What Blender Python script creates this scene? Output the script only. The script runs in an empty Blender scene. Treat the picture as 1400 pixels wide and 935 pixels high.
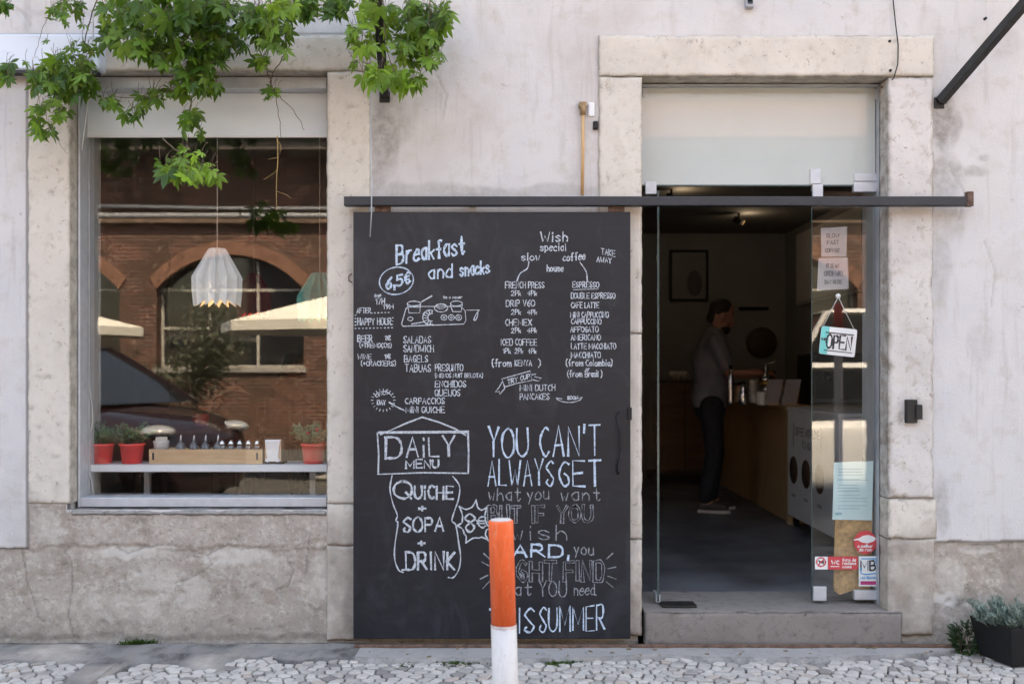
import bpy, bmesh, math, random
from mathutils import Vector, Matrix, noise, geometry
random.seed(7)
R = math.radians
S = bpy.context.scene
COL = S.collection

# ---------------------------------------------------------------- camera, sky, sun, exposure
F = 1361.1                      # focal length in photo pixels (1400 wide)
CAMY, CAMZ, HOR = -5.0, 1.38, 506.0
cam = bpy.data.cameras.new('camera'); co = bpy.data.objects.new('camera', cam); COL.objects.link(co)
co.location = (0, CAMY, CAMZ); co.rotation_euler = (R(90), 0, 0)
cam.sensor_width = 36; cam.lens = 35.0; cam.shift_y = (HOR - 467.5) / 1400
cam.clip_start = 0.05; cam.clip_end = 500
cam.dof.use_dof = True; cam.dof.focus_distance = 4.95; cam.dof.aperture_fstop = 2.4
S.camera = co
W = bpy.data.worlds.new('World'); S.world = W; W.use_nodes = True
wt = W.node_tree; bg = wt.nodes['Background']
sky = wt.nodes.new('ShaderNodeTexSky'); sky.sky_type = 'NISHITA'; sky.sun_disc = False
SUN_EL, SUN_AZ = 57.0, 14.0    # high, behind the cafe: the facade lies in open shade
sky.sun_elevation = R(SUN_EL); sky.sun_rotation = R(SUN_AZ)
sky.air_density = 1.0; sky.dust_density = 2.5; sky.ozone_density = 1.0
wt.links.new(sky.outputs[0], bg.inputs[0]); bg.inputs[1].default_value = 0.15
sl = bpy.data.lights.new('sun', 'SUN'); so = bpy.data.objects.new('sun', sl); COL.objects.link(so)
sl.energy = 3.6; sl.angle = R(0.5); sl.color = (1.0, 0.94, 0.86)
sd = Vector((math.sin(R(SUN_AZ)) * math.cos(R(SUN_EL)), math.cos(R(SUN_AZ)) * math.cos(R(SUN_EL)), math.sin(R(SUN_EL))))
so.rotation_euler = sd.to_track_quat('Z', 'Y').to_euler(); so.location = (0, 20, 30)
vs = S.view_settings
vs.view_transform = 'Standard'; vs.look = 'None'; vs.gamma = 1; vs.use_curve_mapping = False
vs.exposure = 2.97
vs.use_white_balance = True; vs.white_balance_temperature = 9200; vs.white_balance_tint = 10
cy = S.cycles
cy.use_denoising = True; cy.max_bounces = 7; cy.diffuse_bounces = 4; cy.glossy_bounces = 4
cy.transparent_max_bounces = 16; cy.transmission_bounces = 4
cy.use_adaptive_sampling = True; cy.adaptive_threshold = 0.015
cy.caustics_reflective = False; cy.caustics_refractive = False; cy.sample_clamp_indirect = 6

# ---------------------------------------------------------------- helpers
def P(px, py, Y=0.0):
    d = Y - CAMY
    return Vector(((px - 700) * d / F, Y, CAMZ + (HOR - py) * d / F))
def fx(px, Y=0.0): return (px - 700) * (Y - CAMY) / F
def fz(py, Y=0.0): return CAMZ + (HOR - py) * (Y - CAMY) / F
def fy(py, Z=0.0): return CAMY + (CAMZ - Z) * F / (py - HOR)

def wloc(o):
    v = Vector((0, 0, 0))
    while o is not None:
        v += o.location; o = o.parent
    return v

class MB:
    def __init__(s): s.v = []; s.f = []; s.mi = []; s.sm = []; s.cur = 0; s.smooth = False
    def add(s, vs, fs):
        n = len(s.v); s.v.extend([tuple(v) for v in vs])
        for f in fs:
            s.f.append([n + i for i in f]); s.mi.append(s.cur); s.sm.append(s.smooth)
        return s
    def box(s, x0, x1, y0, y1, z0, z1):
        if x0 > x1: x0, x1 = x1, x0
        if y0 > y1: y0, y1 = y1, y0
        if z0 > z1: z0, z1 = z1, z0
        return s.add([(x0,y0,z0),(x1,y0,z0),(x1,y1,z0),(x0,y1,z0),(x0,y0,z1),(x1,y0,z1),(x1,y1,z1),(x0,y1,z1)],
              [(0,3,2,1),(4,5,6,7),(0,1,5,4),(1,2,6,5),(2,3,7,6),(3,0,4,7)])
    def obox(s, c, ax, ay, az):
        c, ax, ay, az = map(Vector, (c, ax, ay, az)); vs = []
        for k in (-1, 1):
            for a, b in ((-1,-1),(1,-1),(1,1),(-1,1)): vs.append(c + ax*a + ay*b + az*k)
        return s.add(vs, [(0,3,2,1),(4,5,6,7),(0,1,5,4),(1,2,6,5),(2,3,7,6),(3,0,4,7)])
    def bar(s, a, b, w, h, up=(0,0,1)):
        a, b = Vector(a), Vector(b); d = (b - a); n = d.normalized(); u = Vector(up)
        sx = n.cross(u)
        if sx.length < 1e-4: sx = n.cross(Vector((1,0,0)))
        sx.normalize(); uz = sx.cross(n).normalized()
        return s.obox((a + b) / 2, sx * w / 2, d / 2, uz * h / 2)
    def tube(s, pts, r, seg=8, cap=True):
        pts = [Vector(p) for p in pts]; n = len(pts)
        rs = r if isinstance(r, (list, tuple)) else [r] * n
        vs = []; prev = None
        for i, p in enumerate(pts):
            t = (pts[min(i+1, n-1)] - pts[max(i-1, 0)])
            if t.length < 1e-9: t = Vector((0, 0, 1))
            t.normalize()
            if prev is None:
                a = Vector((0, 0, 1)) if abs(t.z) < 0.9 else Vector((1, 0, 0))
                u = t.cross(a).normalized()
            else:
                u = prev - t * prev.dot(t)
                u = u.normalized() if u.length > 1e-6 else t.orthogonal().normalized()
            prev = u; w = t.cross(u)
            for k in range(seg):
                a = 2 * math.pi * k / seg
                vs.append(p + (u * math.cos(a) + w * math.sin(a)) * rs[i])
        fs = []
        for i in range(n - 1):
            for k in range(seg):
                k2 = (k + 1) % seg
                fs.append((i*seg+k, i*seg+k2, (i+1)*seg+k2, (i+1)*seg+k))
        if cap:
            fs.append(tuple(range(seg - 1, -1, -1))); fs.append(tuple((n-1)*seg + k for k in range(seg)))
        o = s.smooth; s.smooth = True; s.add(vs, fs); s.smooth = o
        return s
    def lathe(s, prof, c=(0,0,0), seg=24, axis='Z'):
        c = Vector(c); vs = []
        for r, z in prof:
            for k in range(seg):
                a = 2 * math.pi * k / seg
                q = Vector((r*math.cos(a), r*math.sin(a), z))
                if axis == 'Y': q = Vector((q.x, q.z, q.y))
                if axis == 'X': q = Vector((q.z, q.x, q.y))
                vs.append(c + q)
        fs = []
        for i in range(len(prof) - 1):
            for k in range(seg):
                k2 = (k + 1) % seg
                fs.append((i*seg+k, i*seg+k2, (i+1)*seg+k2, (i+1)*seg+k))
        if prof[0][0] > 1e-4: fs.append(tuple(range(seg-1, -1, -1)))
        if prof[-1][0] > 1e-4: fs.append(tuple((len(prof)-1)*seg + k for k in range(seg)))
        o = s.smooth; s.smooth = True; s.add(vs, fs); s.smooth = o
        return s
    def prism(s, poly, y0, y1):            # outline in X-Z, extruded along Y
        n = len(poly)
        vs = [(x, y0, z) for x, z in poly] + [(x, y1, z) for x, z in poly]
        fs = [tuple(range(n)), tuple(range(2*n-1, n-1, -1))] + [(i, i+n, (i+1) % n + n, (i+1) % n) for i in range(n)]
        return s.add(vs, fs)
    def ell(s, c, r, seg=12, rings=8, rot=None):
        c = Vector(c); vs = []; fs = []
        for i in range(rings + 1):
            th = math.pi * i / rings
            for k in range(seg):
                a = 2 * math.pi * k / seg
                q = Vector((r[0]*math.sin(th)*math.cos(a), r[1]*math.sin(th)*math.sin(a), r[2]*math.cos(th)))
                if rot: q = rot @ q
                vs.append(c + q)
        for i in range(rings):
            for k in range(seg):
                k2 = (k + 1) % seg
                fs.append((i*seg+k, (i+1)*seg+k, (i+1)*seg+k2, i*seg+k2))
        o = s.smooth; s.smooth = True; s.add(vs, fs); s.smooth = o
        return s
    def capsule(s, pts, rs, seg=12):       # tube with rounded ends
        pts = [Vector(p) for p in pts]; rs = list(rs)
        a = (pts[0] - pts[1]).normalized(); b = (pts[-1] - pts[-2]).normalized()
        P0, R0, P1, R1 = [], [], [], []
        for t in (85, 60, 30):
            P0.append(pts[0] + a * rs[0] * math.sin(R(t))); R0.append(rs[0] * math.cos(R(t)))
        for t in (30, 60, 85):
            P1.append(pts[-1] + b * rs[-1] * math.sin(R(t))); R1.append(rs[-1] * math.cos(R(t)))
        return s.tube(P0 + pts + P1, R0 + rs + R1, seg)
    def build(s, name, mat, parent=None, bevel=0.0, bseg=2, merge=0.0, attrs=None, fixn=True):
        me = bpy.data.meshes.new(name)
        if parent is None:
            xs = [v[0] for v in s.v]; ys = [v[1] for v in s.v]; zs = [v[2] for v in s.v]
            org = Vector(((min(xs)+max(xs))/2, (min(ys)+max(ys))/2, min(zs)))
        else: org = wloc(parent)
        me.from_pydata([(v[0]-org.x, v[1]-org.y, v[2]-org.z) for v in s.v], [], s.f)
        for m in (mat if isinstance(mat, (list, tuple)) else [mat]): me.materials.append(m)
        me.polygons.foreach_set('material_index', s.mi); me.polygons.foreach_set('use_smooth', s.sm)
        if attrs:
            for k, a in attrs.items():
                at = me.attributes.new(k, 'FLOAT', 'POINT'); at.data.foreach_set('value', a)
        if merge or fixn:
            b = bmesh.new(); b.from_mesh(me)
            if merge: bmesh.ops.remove_doubles(b, verts=b.verts, dist=merge)
            if fixn: bmesh.ops.recalc_face_normals(b, faces=b.faces)
            b.to_mesh(me); b.free()
        me.update()
        o = bpy.data.objects.new(name, me); COL.objects.link(o)
        if parent is None: o.location = org
        else: o.parent = parent
        if bevel:
            m = o.modifiers.new('bevel', 'BEVEL'); m.width = bevel; m.segments = bseg; m.limit_method = 'ANGLE'; m.angle_limit = R(40)
            m.harden_normals = False
        return o

def tag(o, label=None, cat=None, group=None, kind=None):
    if label: o['label'] = label
    if cat: o['category'] = cat
    if group: o['group'] = group
    if kind: o['kind'] = kind
    return o
def thing(name, label, cat, loc, group=None, rz=0):
    o = bpy.data.objects.new(name, None); COL.objects.link(o)
    o.location = loc; o.rotation_euler = (0, 0, rz); o.empty_display_size = 0.1
    return tag(o, label, cat, group)
def dup(root, loc, label, rz=None):
    r = root.copy(); COL.objects.link(r); r.location = loc
    if rz is not None: r.rotation_euler = (0, 0, rz)
    if label: r['label'] = label
    for ch in list(root.children):
        c = ch.copy(); COL.objects.link(c); c.parent = r
        for g in ch.children:
            d = g.copy(); COL.objects.link(d); d.parent = c
    return r

# ---------------------------------------------------------------- materials
class NT:
    def __init__(s, name):
        s.m = bpy.data.materials.new(name); s.m.use_nodes = True; s.t = s.m.node_tree
        s.b = s.t.nodes['Principled BSDF']; s.out = s.t.nodes['Material Output']
    def n(s, typ, **kw):
        nd = s.t.nodes.new('ShaderNode' + typ)
        for k, v in kw.items(): setattr(nd, k, v)
        return nd
    def l(s, a, b): s.t.links.new(a, b)
    def coord(s, scale=(1,1,1)):
        tc = s.n('TexCoord'); mp = s.n('Mapping'); mp.inputs['Scale'].default_value = scale
        s.l(tc.outputs['Object'], mp.inputs[0]); return mp.outputs[0]
    def noise(s, co, scale, detail=4, rough=0.55, dist=0.0):
        nd = s.n('TexNoise'); nd.inputs['Scale'].default_value = scale; nd.inputs['Detail'].default_value = detail
        nd.inputs['Roughness'].default_value = rough; nd.inputs['Distortion'].default_value = dist
        s.l(co, nd.inputs['Vector']); return nd.outputs[0]
    def ramp(s, f, stops):
        nd = s.n('ValToRGB'); e = nd.color_ramp.elements
        while len(e) < len(stops): e.new(0.5)
        for i, (p, c) in enumerate(stops):
            e[i].position = p; e[i].color = (c[0], c[1], c[2], 1) if isinstance(c, (tuple, list)) else (c, c, c, 1)
        s.l(f, nd.inputs[0]); return nd.outputs[0]
    def mix(s, f, a, b, mode='MIX'):
        nd = s.n('Mix', data_type='RGBA', blend_type=mode)
        for sock, v in ((nd.inputs[0], f), (nd.inputs[6], a), (nd.inputs[7], b)):
            if hasattr(v, 'links'): s.l(v, sock)
            elif isinstance(v, (tuple, list)): sock.default_value = (v[0], v[1], v[2], 1)
            else: sock.default_value = v
        return nd.outputs[2]
    def math(s, op, a, b=0.0):
        nd = s.n('Math', operation=op)
        for i, v in enumerate((a, b)):
            if hasattr(v, 'links'): s.l(v, nd.inputs[i])
            else: nd.inputs[i].default_value = v
        return nd.outputs[0]
    def attr(s, name):
        nd = s.n('Attribute'); nd.attribute_name = name; return nd.outputs['Fac']
    def bump(s, h, strength=0.3, dist=0.01):
        nd = s.n('Bump'); nd.inputs['Strength'].default_value = strength; nd.inputs['Distance'].default_value = dist
        s.l(h, nd.inputs['Height']); s.l(nd.outputs[0], s.b.inputs['Normal'])
    def color(s, c):
        if hasattr(c, 'links'): s.l(c, s.b.inputs['Base Color'])
        else: s.b.inputs['Base Color'].default_value = (c[0], c[1], c[2], 1)
    def set(s, rough=0.6, metal=0.0, spec=0.5, coat=0.0):
        s.b.inputs['Roughness'].default_value = rough; s.b.inputs['Metallic'].default_value = metal
        s.b.inputs['Specular IOR Level'].default_value = spec; s.b.inputs['Coat Weight'].default_value = coat
        return s.m

def simple(name, c, rough=0.6, metal=0.0, var=0.15, scale=12, spec=0.5, bump=0.0, bscale=60, coat=0.0, stretch=(1,1,1)):
    t = NT(name); cd = t.coord(stretch)
    a = tuple(x * (1 - var) for x in c); b = tuple(min(1, x * (1 + var)) for x in c)
    t.color(t.ramp(t.noise(cd, scale, 5), [(0.3, a), (0.7, b)]))
    r = t.ramp(t.noise(cd, scale * 2.3, 3), [(0.3, rough * 0.85), (0.7, min(1, rough * 1.15))]); t.l(r, t.b.inputs['Roughness'])
    if bump: t.bump(t.noise(cd, bscale, 5), bump, 0.004)
    m = t.set(rough, metal, spec, coat)
    t.l(r, t.b.inputs['Roughness']); return m

def emit(name, c, s):
    t = NT(name); t.b.inputs['Emission Color'].default_value = (*c, 1); t.b.inputs['Emission Strength'].default_value = s
    t.color(c); return t.m

def wood(name, a, b, axis='X', scale=6, rough=0.5):
    t = NT(name); st = {'X': (1, 9, 9), 'Y': (9, 1, 9), 'Z': (9, 9, 1)}[axis]
    cd = t.coord(st); f = t.noise(cd, scale, 6, 0.6, 0.6)
    t.color(t.ramp(f, [(0.3, a), (0.55, tuple((p+q)/2 for p, q in zip(a, b))), (0.72, b)]))
    t.bump(f, 0.15, 0.003); return t.set(rough)

def glass(name, ior=1.6, tint=(0.985, 0.99, 0.988)):
    t = NT(name); t.t.nodes.remove(t.b)
    fr = t.n('Fresnel'); ge = t.n('NewGeometry')
    i2 = t.math('ADD', t.math('MULTIPLY', ge.outputs['Backfacing'], 1/ior - ior), ior); t.l(i2, fr.inputs['IOR'])
    tr = t.n('BsdfTransparent'); tr.inputs[0].default_value = (*tint, 1)
    gl = t.n('BsdfGlossy'); gl.inputs['Roughness'].default_value = 0.0; gl.inputs['Color'].default_value = (1, 1, 1, 1)
    mx = t.n('MixShader'); t.l(fr.outputs[0], mx.inputs[0]); t.l(tr.outputs[0], mx.inputs[1]); t.l(gl.outputs[0], mx.inputs[2])
    t.l(mx.outputs[0], t.out.inputs['Surface']); return t.m

def leafmat(name, dark, light, trans=0.35):
    t = NT(name); a = t.attr('tint')
    c = t.ramp(a, [(0.0, dark), (0.6, tuple((p+q)/2 for p, q in zip(dark, light))), (1.0, light)])
    cd = t.coord(); c = t.mix(t.math('MULTIPLY', t.noise(cd, 60, 3), 0.35), c, tuple(x*0.6 for x in dark))
    t.color(c); t.set(0.42, 0, 0.4)
    tl = t.n('BsdfTranslucent'); t.l(t.mix(0.4, c, light), tl.inputs[0])
    mx = t.n('MixShader'); mx.inputs[0].default_value = trans
    t.l(t.b.outputs[0], mx.inputs[1]); t.l(tl.outputs[0], mx.inputs[2]); t.l(mx.outputs[0], t.out.inputs['Surface'])
    return t.m

# facade skin: plaster above, rough lime-washed plinth below, with stains, flakes and cracks of their own shape
def make_skin_mat():
    t = NT('facade_plaster'); cd = t.coord()
    big = t.noise(cd, 1.6, 6, 0.6, 0.4); mid = t.noise(cd, 9, 6, 0.65); fine = t.noise(cd, 90, 4, 0.7)
    pl = t.ramp(big, [(0.30, (0.50, 0.465, 0.45)), (0.50, (0.585, 0.56, 0.56)), (0.72, (0.53, 0.52, 0.535))])
    pl = t.mix(t.ramp(mid, [(0.52, 0.0), (0.70, 0.65)]), pl, (0.47, 0.425, 0.39))
    pl = t.mix(t.ramp(t.noise(cd, 34, 5, 0.7), [(0.64, 0.0), (0.72, 0.5)]), pl, (0.44, 0.40, 0.375))
    b2 = t.noise(cd, 4.2, 7, 0.66, 0.8)
    st = t.ramp(b2, [(0.28, (0.22, 0.186, 0.155)), (0.43, (0.33, 0.28, 0.24)), (0.57, (0.40, 0.345, 0.305)), (0.72, (0.50, 0.45, 0.41))])
    st = t.mix(t.ramp(t.noise(cd, 26, 6, 0.75), [(0.50, 0.0), (0.64, 0.7)]), st, (0.54, 0.485, 0.44))
    st = t.mix(t.ramp(t.noise(cd, 55, 5, 0.75), [(0.56, 0.0), (0.68, 0.8)]), st, (0.17, 0.14, 0.12))
    st = t.mix(t.ramp(t.noise(cd, 75, 3, 0.6), [(0.66, 0.0), (0.72, 0.8)]), st, (0.62, 0.57, 0.53))
    c = t.mix(t.attr('plinth'), pl, st)
    c = t.mix(t.attr('pale'), c, t.ramp(mid, [(0.35, (0.52, 0.475, 0.435)), (0.65, (0.62, 0.575, 0.535))]))
    # rain streaks and flakes of an older, greyer coat
    stk = t.ramp(t.noise(t.coord((9, 9, 0.8)), 2.4, 6, 0.7, 0.5), [(0.54, 0.0), (0.72, 0.40)])
    c = t.mix(stk, c, (0.36, 0.315, 0.285))
    flk = t.ramp(t.noise(cd, 6.5, 7, 0.72, 0.5), [(0.655, 0.0), (0.668, 0.65)])
    c = t.mix(flk, c, (0.40, 0.35, 0.315))
    flk2 = t.ramp(t.noise(cd, 17, 7, 0.78, 0.3), [(0.675, 0.0), (0.69, 0.7)])
    c = t.mix(flk2, c, (0.33, 0.285, 0.255))
    wob = t.math('MULTIPLY', t.attr('stain'), t.ramp(t.noise(cd, 22, 6, 0.7), [(0.3, 0.35), (0.65, 1.0)]))
    c = t.mix(wob, c, (0.20, 0.175, 0.155))
    c = t.mix(t.attr('crack'), c, (0.09, 0.075, 0.065))
    t.color(c)
    h = t.math('ADD', t.math('MULTIPLY', mid, 0.6), t.math('MULTIPLY', fine, 0.5))
    t.bump(h, 0.55, 0.006); return t.set(0.92, 0, 0.25)
def make_stone_mat(name, base, worn, bumpy=0.5, seed=0.0):
    t = NT(name); cd = t.coord()
    off = t.n('VectorMath', operation='ADD'); t.l(cd, off.inputs[0]); off.inputs[1].default_value = (seed, seed, seed); cd = off.outputs[0]
    a = t.noise(cd, 2.6, 6, 0.62, 0.5); b = t.noise(cd, 14, 6, 0.7, 0.3); f = t.noise(cd, 110, 4, 0.7)
    c = t.ramp(a, [(0.28, tuple(x*0.86 for x in base)), (0.5, base), (0.74, tuple(min(1, x*1.06) for x in base))])
    c = t.mix(t.ramp(b, [(0.54, 0.0), (0.70, 0.6)]), c, worn)
    c = t.mix(t.ramp(t.noise(cd, 42, 6, 0.8), [(0.63, 0.0), (0.70, 0.75)]), c, tuple(x*0.55 for x in worn))
    c = t.mix(t.math('MULTIPLY', t.attr('edge'), t.ramp(b, [(0.35, 0.15), (0.6, 0.9)])), c, tuple(x*0.62 for x in worn))
    fl = t.ramp(t.noise(cd, 9, 7, 0.75, 0.5), [(0.63, 0.0), (0.645, 0.8)]); c = t.mix(fl, c, tuple(x*0.78 for x in worn))
    c = t.mix(t.ramp(t.noise(cd, 30, 6, 0.8, 0.2), [(0.62, 0.0), (0.635, 0.7)]), c, tuple(x*0.5 for x in worn))
    c = t.mix(t.attr('low'), c, t.ramp(t.noise(cd, 8, 6, 0.7), [(0.3, (0.27, 0.23, 0.2)), (0.55, (0.40, 0.35, 0.31)), (0.7, (0.5, 0.45, 0.41))]))
    t.color(c)
    t.bump(t.math('ADD', t.math('MULTIPLY', b, 0.7), t.math('MULTIPLY', f, 0.35)), bumpy, 0.006)
    return t.set(0.88, 0, 0.3)

M = {}
M['skin'] = make_skin_mat()
M['stone'] = make_stone_mat('limestone', (0.60, 0.545, 0.49), (0.46, 0.40, 0.34))
M['stone_worn'] = make_stone_mat('peeling_limestone', (0.58, 0.54, 0.52), (0.36, 0.29, 0.235), 0.8, 3.1)
M['stone_grey'] = make_stone_mat('threshold_stone', (0.23, 0.20, 0.185), (0.10, 0.082, 0.076), 0.8, 5.3)
M['concrete'] = make_stone_mat('kerb_concrete', (0.33, 0.315, 0.305), (0.19, 0.175, 0.17), 0.8, 7.7)
M['cement'] = make_stone_mat('pavement_cement', (0.225, 0.21, 0.20), (0.09, 0.082, 0.08), 0.9, 1.7)
M['steel_dark'] = simple('dark_painted_steel', (0.017, 0.018, 0.024), 0.5, 0.0, 0.2, 18, bump=0.1)
M['black_steel'] = simple('black_weathered_steel', (0.009, 0.008, 0.008), 0.6, 0.0, 0.35, 14, bump=0.2)
M['rust'] = simple('rusty_steel', (0.13, 0.075, 0.055), 0.85, 0.1, 0.5, 30, bump=0.5)
M['alu'] = simple('grey_aluminium', (0.52, 0.54, 0.58), 0.4, 0.35, 0.08, 20)
M['alu_dull'] = simple('dull_aluminium', (0.40, 0.42, 0.46), 0.45, 0.3, 0.12, 9)
M['chrome'] = simple('brushed_steel', (0.62, 0.62, 0.62), 0.22, 1.0, 0.06, 20)
M['brass'] = simple('brass', (0.55, 0.36, 0.12), 0.3, 1.0, 0.1, 20)
M['glass'] = glass('window_glass')
M['glass_thin'] = glass('door_glass', 1.55)
M['glass_edge'] = simple('green_glass_edge', (0.05, 0.085, 0.085), 0.2, 0.0, 0.1, 10)
M['film'] = simple('frosted_film', (0.46, 0.49, 0.475), 0.35, 0.0, 0.03, 3, coat=0.6)
M['film'].node_tree.nodes['Principled BSDF'].inputs['Coat Roughness'].default_value = 0.02
M['film_pale'] = simple('pale_film', (0.74, 0.80, 0.86), 0.6, 0.0, 0.03, 2.5, spec=0.2)
M['white'] = simple('white_paint', (0.74, 0.74, 0.75), 0.5, 0.0, 0.04, 8)
M['white_gloss'] = simple('white_car_paint', (0.78, 0.79, 0.80), 0.25, 0.0, 0.02, 3, coat=1.0)
M['maroon'] = simple('dark_maroon_car_paint', (0.022, 0.006, 0.007), 0.3, 0.2, 0.05, 3, coat=1.0)
M['grey_car'] = simple('silver_grey_car_paint', (0.26, 0.29, 0.34), 0.3, 0.5, 0.05, 3, coat=1.0)
M['car_glass'] = simple('dark_car_glass', (0.012, 0.014, 0.016), 0.05, 0.0, 0.05, 3, spec=0.8)
M['rubber'] = simple('black_rubber', (0.02, 0.02, 0.02), 0.85, 0, 0.2, 20)
M['lamp_glass'] = simple('headlamp_glass', (0.7, 0.72, 0.74), 0.12, 0.6, 0.1, 20)
M['black_plastic'] = simple('black_plastic', (0.008, 0.008, 0.009), 0.55, 0, 0.2, 20, spec=0.3)
M['red_plastic'] = simple('red_plastic', (0.95, 0.085, 0.08), 0.42, 0, 0.06, 6)
M['red_sign'] = simple('red_sticker', (0.62, 0.055, 0.07), 0.45, 0, 0.04, 6)
def scuffed(name, c, worn, grime):
    t = NT(name); cd = t.coord(); k = t.mix(t.ramp(t.noise(cd, 9, 5, 0.6), [(0.3, 0.0), (0.75, 0.35)]), c, tuple(x*.72 for x in c))
    k = t.mix(t.ramp(t.noise(t.coord((30, 30, 3)), 3, 5, 0.75), [(0.56, 0.0), (0.63, 0.32)]), k, worn)
    k = t.mix(t.ramp(t.noise(cd, 70, 4, 0.8), [(0.61, 0.0), (0.66, 0.85)]), k, worn)
    k = t.mix(t.ramp(t.noise(t.coord((8, 8, 1.2)), 2.3, 6, 0.7), [(0.48, 0.0), (0.66, 0.6)]), k, grime)
    t.color(k); t.bump(t.noise(cd, 90, 4), 0.15, 0.003); return t.set(0.55, 0, 0.4)
M['orange'] = scuffed('scuffed_orange_paint', (0.95, 0.145, 0.04), (0.80, 0.36, 0.24), (0.50, 0.10, 0.04))
M['post_white'] = scuffed('grimy_white_paint', (0.60, 0.575, 0.57), (0.42, 0.38, 0.36), (0.44, 0.40, 0.385))
M['pipe'] = simple('tan_pipe', (0.55, 0.33, 0.16), 0.5, 0, 0.12, 14)
M['cord_white'] = simple('white_cord', (0.62, 0.6, 0.58), 0.7, 0, 0.1, 14)
M['paper'] = simple('white_paper', (0.72, 0.74, 0.74), 0.7, 0, 0.03, 6)
M['paper_grey'] = simple('grey_paper', (0.40, 0.37, 0.38), 0.8, 0, 0.06, 8)
M['paper_teal'] = simple('pale_teal_paper', (0.55, 0.72, 0.72), 0.7, 0, 0.05, 10)
M['teal'] = simple('teal_paint', (0.12, 0.55, 0.53), 0.5, 0, 0.06, 10)
M['ink'] = simple('black_ink', (0.035, 0.035, 0.04), 0.7, 0, 0.1, 10)
M['ink_grey'] = simple('grey_ink', (0.16, 0.15, 0.16), 0.8, 0, 0.1, 10)
M['ink_teal'] = simple('teal_ink', (0.28, 0.46, 0.50), 0.8, 0, 0.1, 10)
M['blue_ink'] = simple('blue_ink', (0.06, 0.33, 0.62), 0.6, 0, 0.05, 10)
M['magenta_ink'] = simple('magenta_ink', (0.45, 0.04, 0.16), 0.6, 0, 0.05, 10)
M['osb'] = simple('brown_board', (0.44, 0.27, 0.125), 0.8, 0, 0.35, 45, bump=0.2)
M['oak'] = wood('light_oak', (0.48, 0.30, 0.165), (0.62, 0.43, 0.26), 'X', 5)
M['counter_wood'] = wood('counter_plywood', (0.46, 0.28, 0.14), (0.60, 0.40, 0.22), 'Z', 4)
M['table_wood'] = wood('table_wood', (0.13, 0.07, 0.04), (0.22, 0.12, 0.07), 'X', 4)
M['dark_wood'] = wood('dark_wood', (0.07, 0.04, 0.025), (0.12, 0.07, 0.045), 'X', 4)
M['int_wall'] = simple('interior_wall_paint', (0.34, 0.335, 0.335), 0.9, 0, 0.06, 3)
M['int_ceiling'] = simple('interior_ceiling_paint', (0.22, 0.215, 0.21), 0.9, 0, 0.06, 3)
M['int_floor'] = simple('polished_dark_concrete', (0.15, 0.155, 0.172), 0.40, 0, 0.55, 2.0, bump=0.08)
M['asphalt'] = simple('asphalt', (0.075, 0.073, 0.072), 0.95, 0, 0.25, 8, bump=0.5, bscale=150)
M['earth'] = simple('joint_sand', (0.04, 0.033, 0.03), 0.98, 0, 0.35, 30, bump=0.5)
M['porcelain'] = simple('white_porcelain', (0.75, 0.74, 0.72), 0.25, 0, 0.02, 6)
M['soil'] = simple('potting_soil', (0.035, 0.024, 0.018), 0.95, 0, 0.4, 60, bump=0.6)
M['stem'] = simple('vine_stem', (0.10, 0.065, 0.045), 0.8, 0, 0.3, 30)
M['tendril'] = simple('dry_tendril', (0.38, 0.24, 0.09), 0.8, 0, 0.2, 30)
M['vine'] = leafmat('vine_leaf', (0.036, 0.10, 0.016), (0.25, 0.43, 0.04), 0.42)
M['pot_leaf_dark'] = leafmat('dark_pot_leaf', (0.022, 0.09, 0.03), (0.13, 0.31, 0.11), 0.25)
M['pot_leaf'] = leafmat('pot_plant_leaf', (0.05, 0.14, 0.06), (0.27, 0.42, 0.25), 0.25)
M['grey_leaf'] = leafmat('grey_green_leaf', (0.10, 0.15, 0.12), (0.30, 0.37, 0.32), 0.2)
M['dark_leaf'] = leafmat('dark_green_leaf', (0.014, 0.035, 0.014), (0.045, 0.09, 0.032), 0.25)
M['moss'] = leafmat('moss', (0.03, 0.07, 0.015), (0.10, 0.17, 0.035), 0.2)
M['olive_leaf'] = leafmat('olive_leaf', (0.035, 0.05, 0.028), (0.14, 0.16, 0.11), 0.2)
M['bark'] = simple('bark', (0.11, 0.085, 0.065), 0.95, 0, 0.3, 20, bump=0.6)
M['shade_white'] = simple('white_paper_shade', (0.88, 0.88, 0.88), 0.8, 0, 0.03, 8)
M['shade_red'] = simple('red_paper_shade', (0.55, 0.03, 0.08), 0.8, 0, 0.05, 8)
M['shade_teal'] = simple('teal_paper_shade', (0.15, 0.52, 0.45), 0.8, 0, 0.05, 8)
M['canvas'] = simple('cream_canvas', (0.78, 0.76, 0.69), 0.85, 0, 0.03, 6)
M['bulb'] = emit('warm_bulb', (1.0, 0.42, 0.12), 0.25)
M['spot'] = emit('spot_bulb', (1.0, 0.62, 0.22), 0.10)
M['skin_tone'] = simple('skin', (0.42, 0.20, 0.135), 0.55, 0, 0.08, 12)
M['hair'] = simple('dark_hair', (0.025, 0.016, 0.012), 0.7, 0, 0.3, 60)
M['shirt'] = simple('slate_shirt', (0.20, 0.21, 0.245), 0.9, 0, 0.12, 14, bump=0.2)
M['trousers'] = simple('black_trousers', (0.02, 0.02, 0.026), 0.9, 0, 0.2, 14, bump=0.2)
M['shoe'] = simple('brown_shoe', (0.07, 0.05, 0.04), 0.7, 0, 0.2, 14)
M['sole'] = simple('pale_sole', (0.6, 0.56, 0.5), 0.7, 0, 0.1, 14)
M['red_shirt'] = simple('dark_red_jumper', (0.09, 0.022, 0.02), 0.9, 0, 0.12, 14)
M['roof_tile'] = simple('clay_roof_tiles', (0.26, 0.12, 0.075), 0.9, 0, 0.3, 20)
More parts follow.
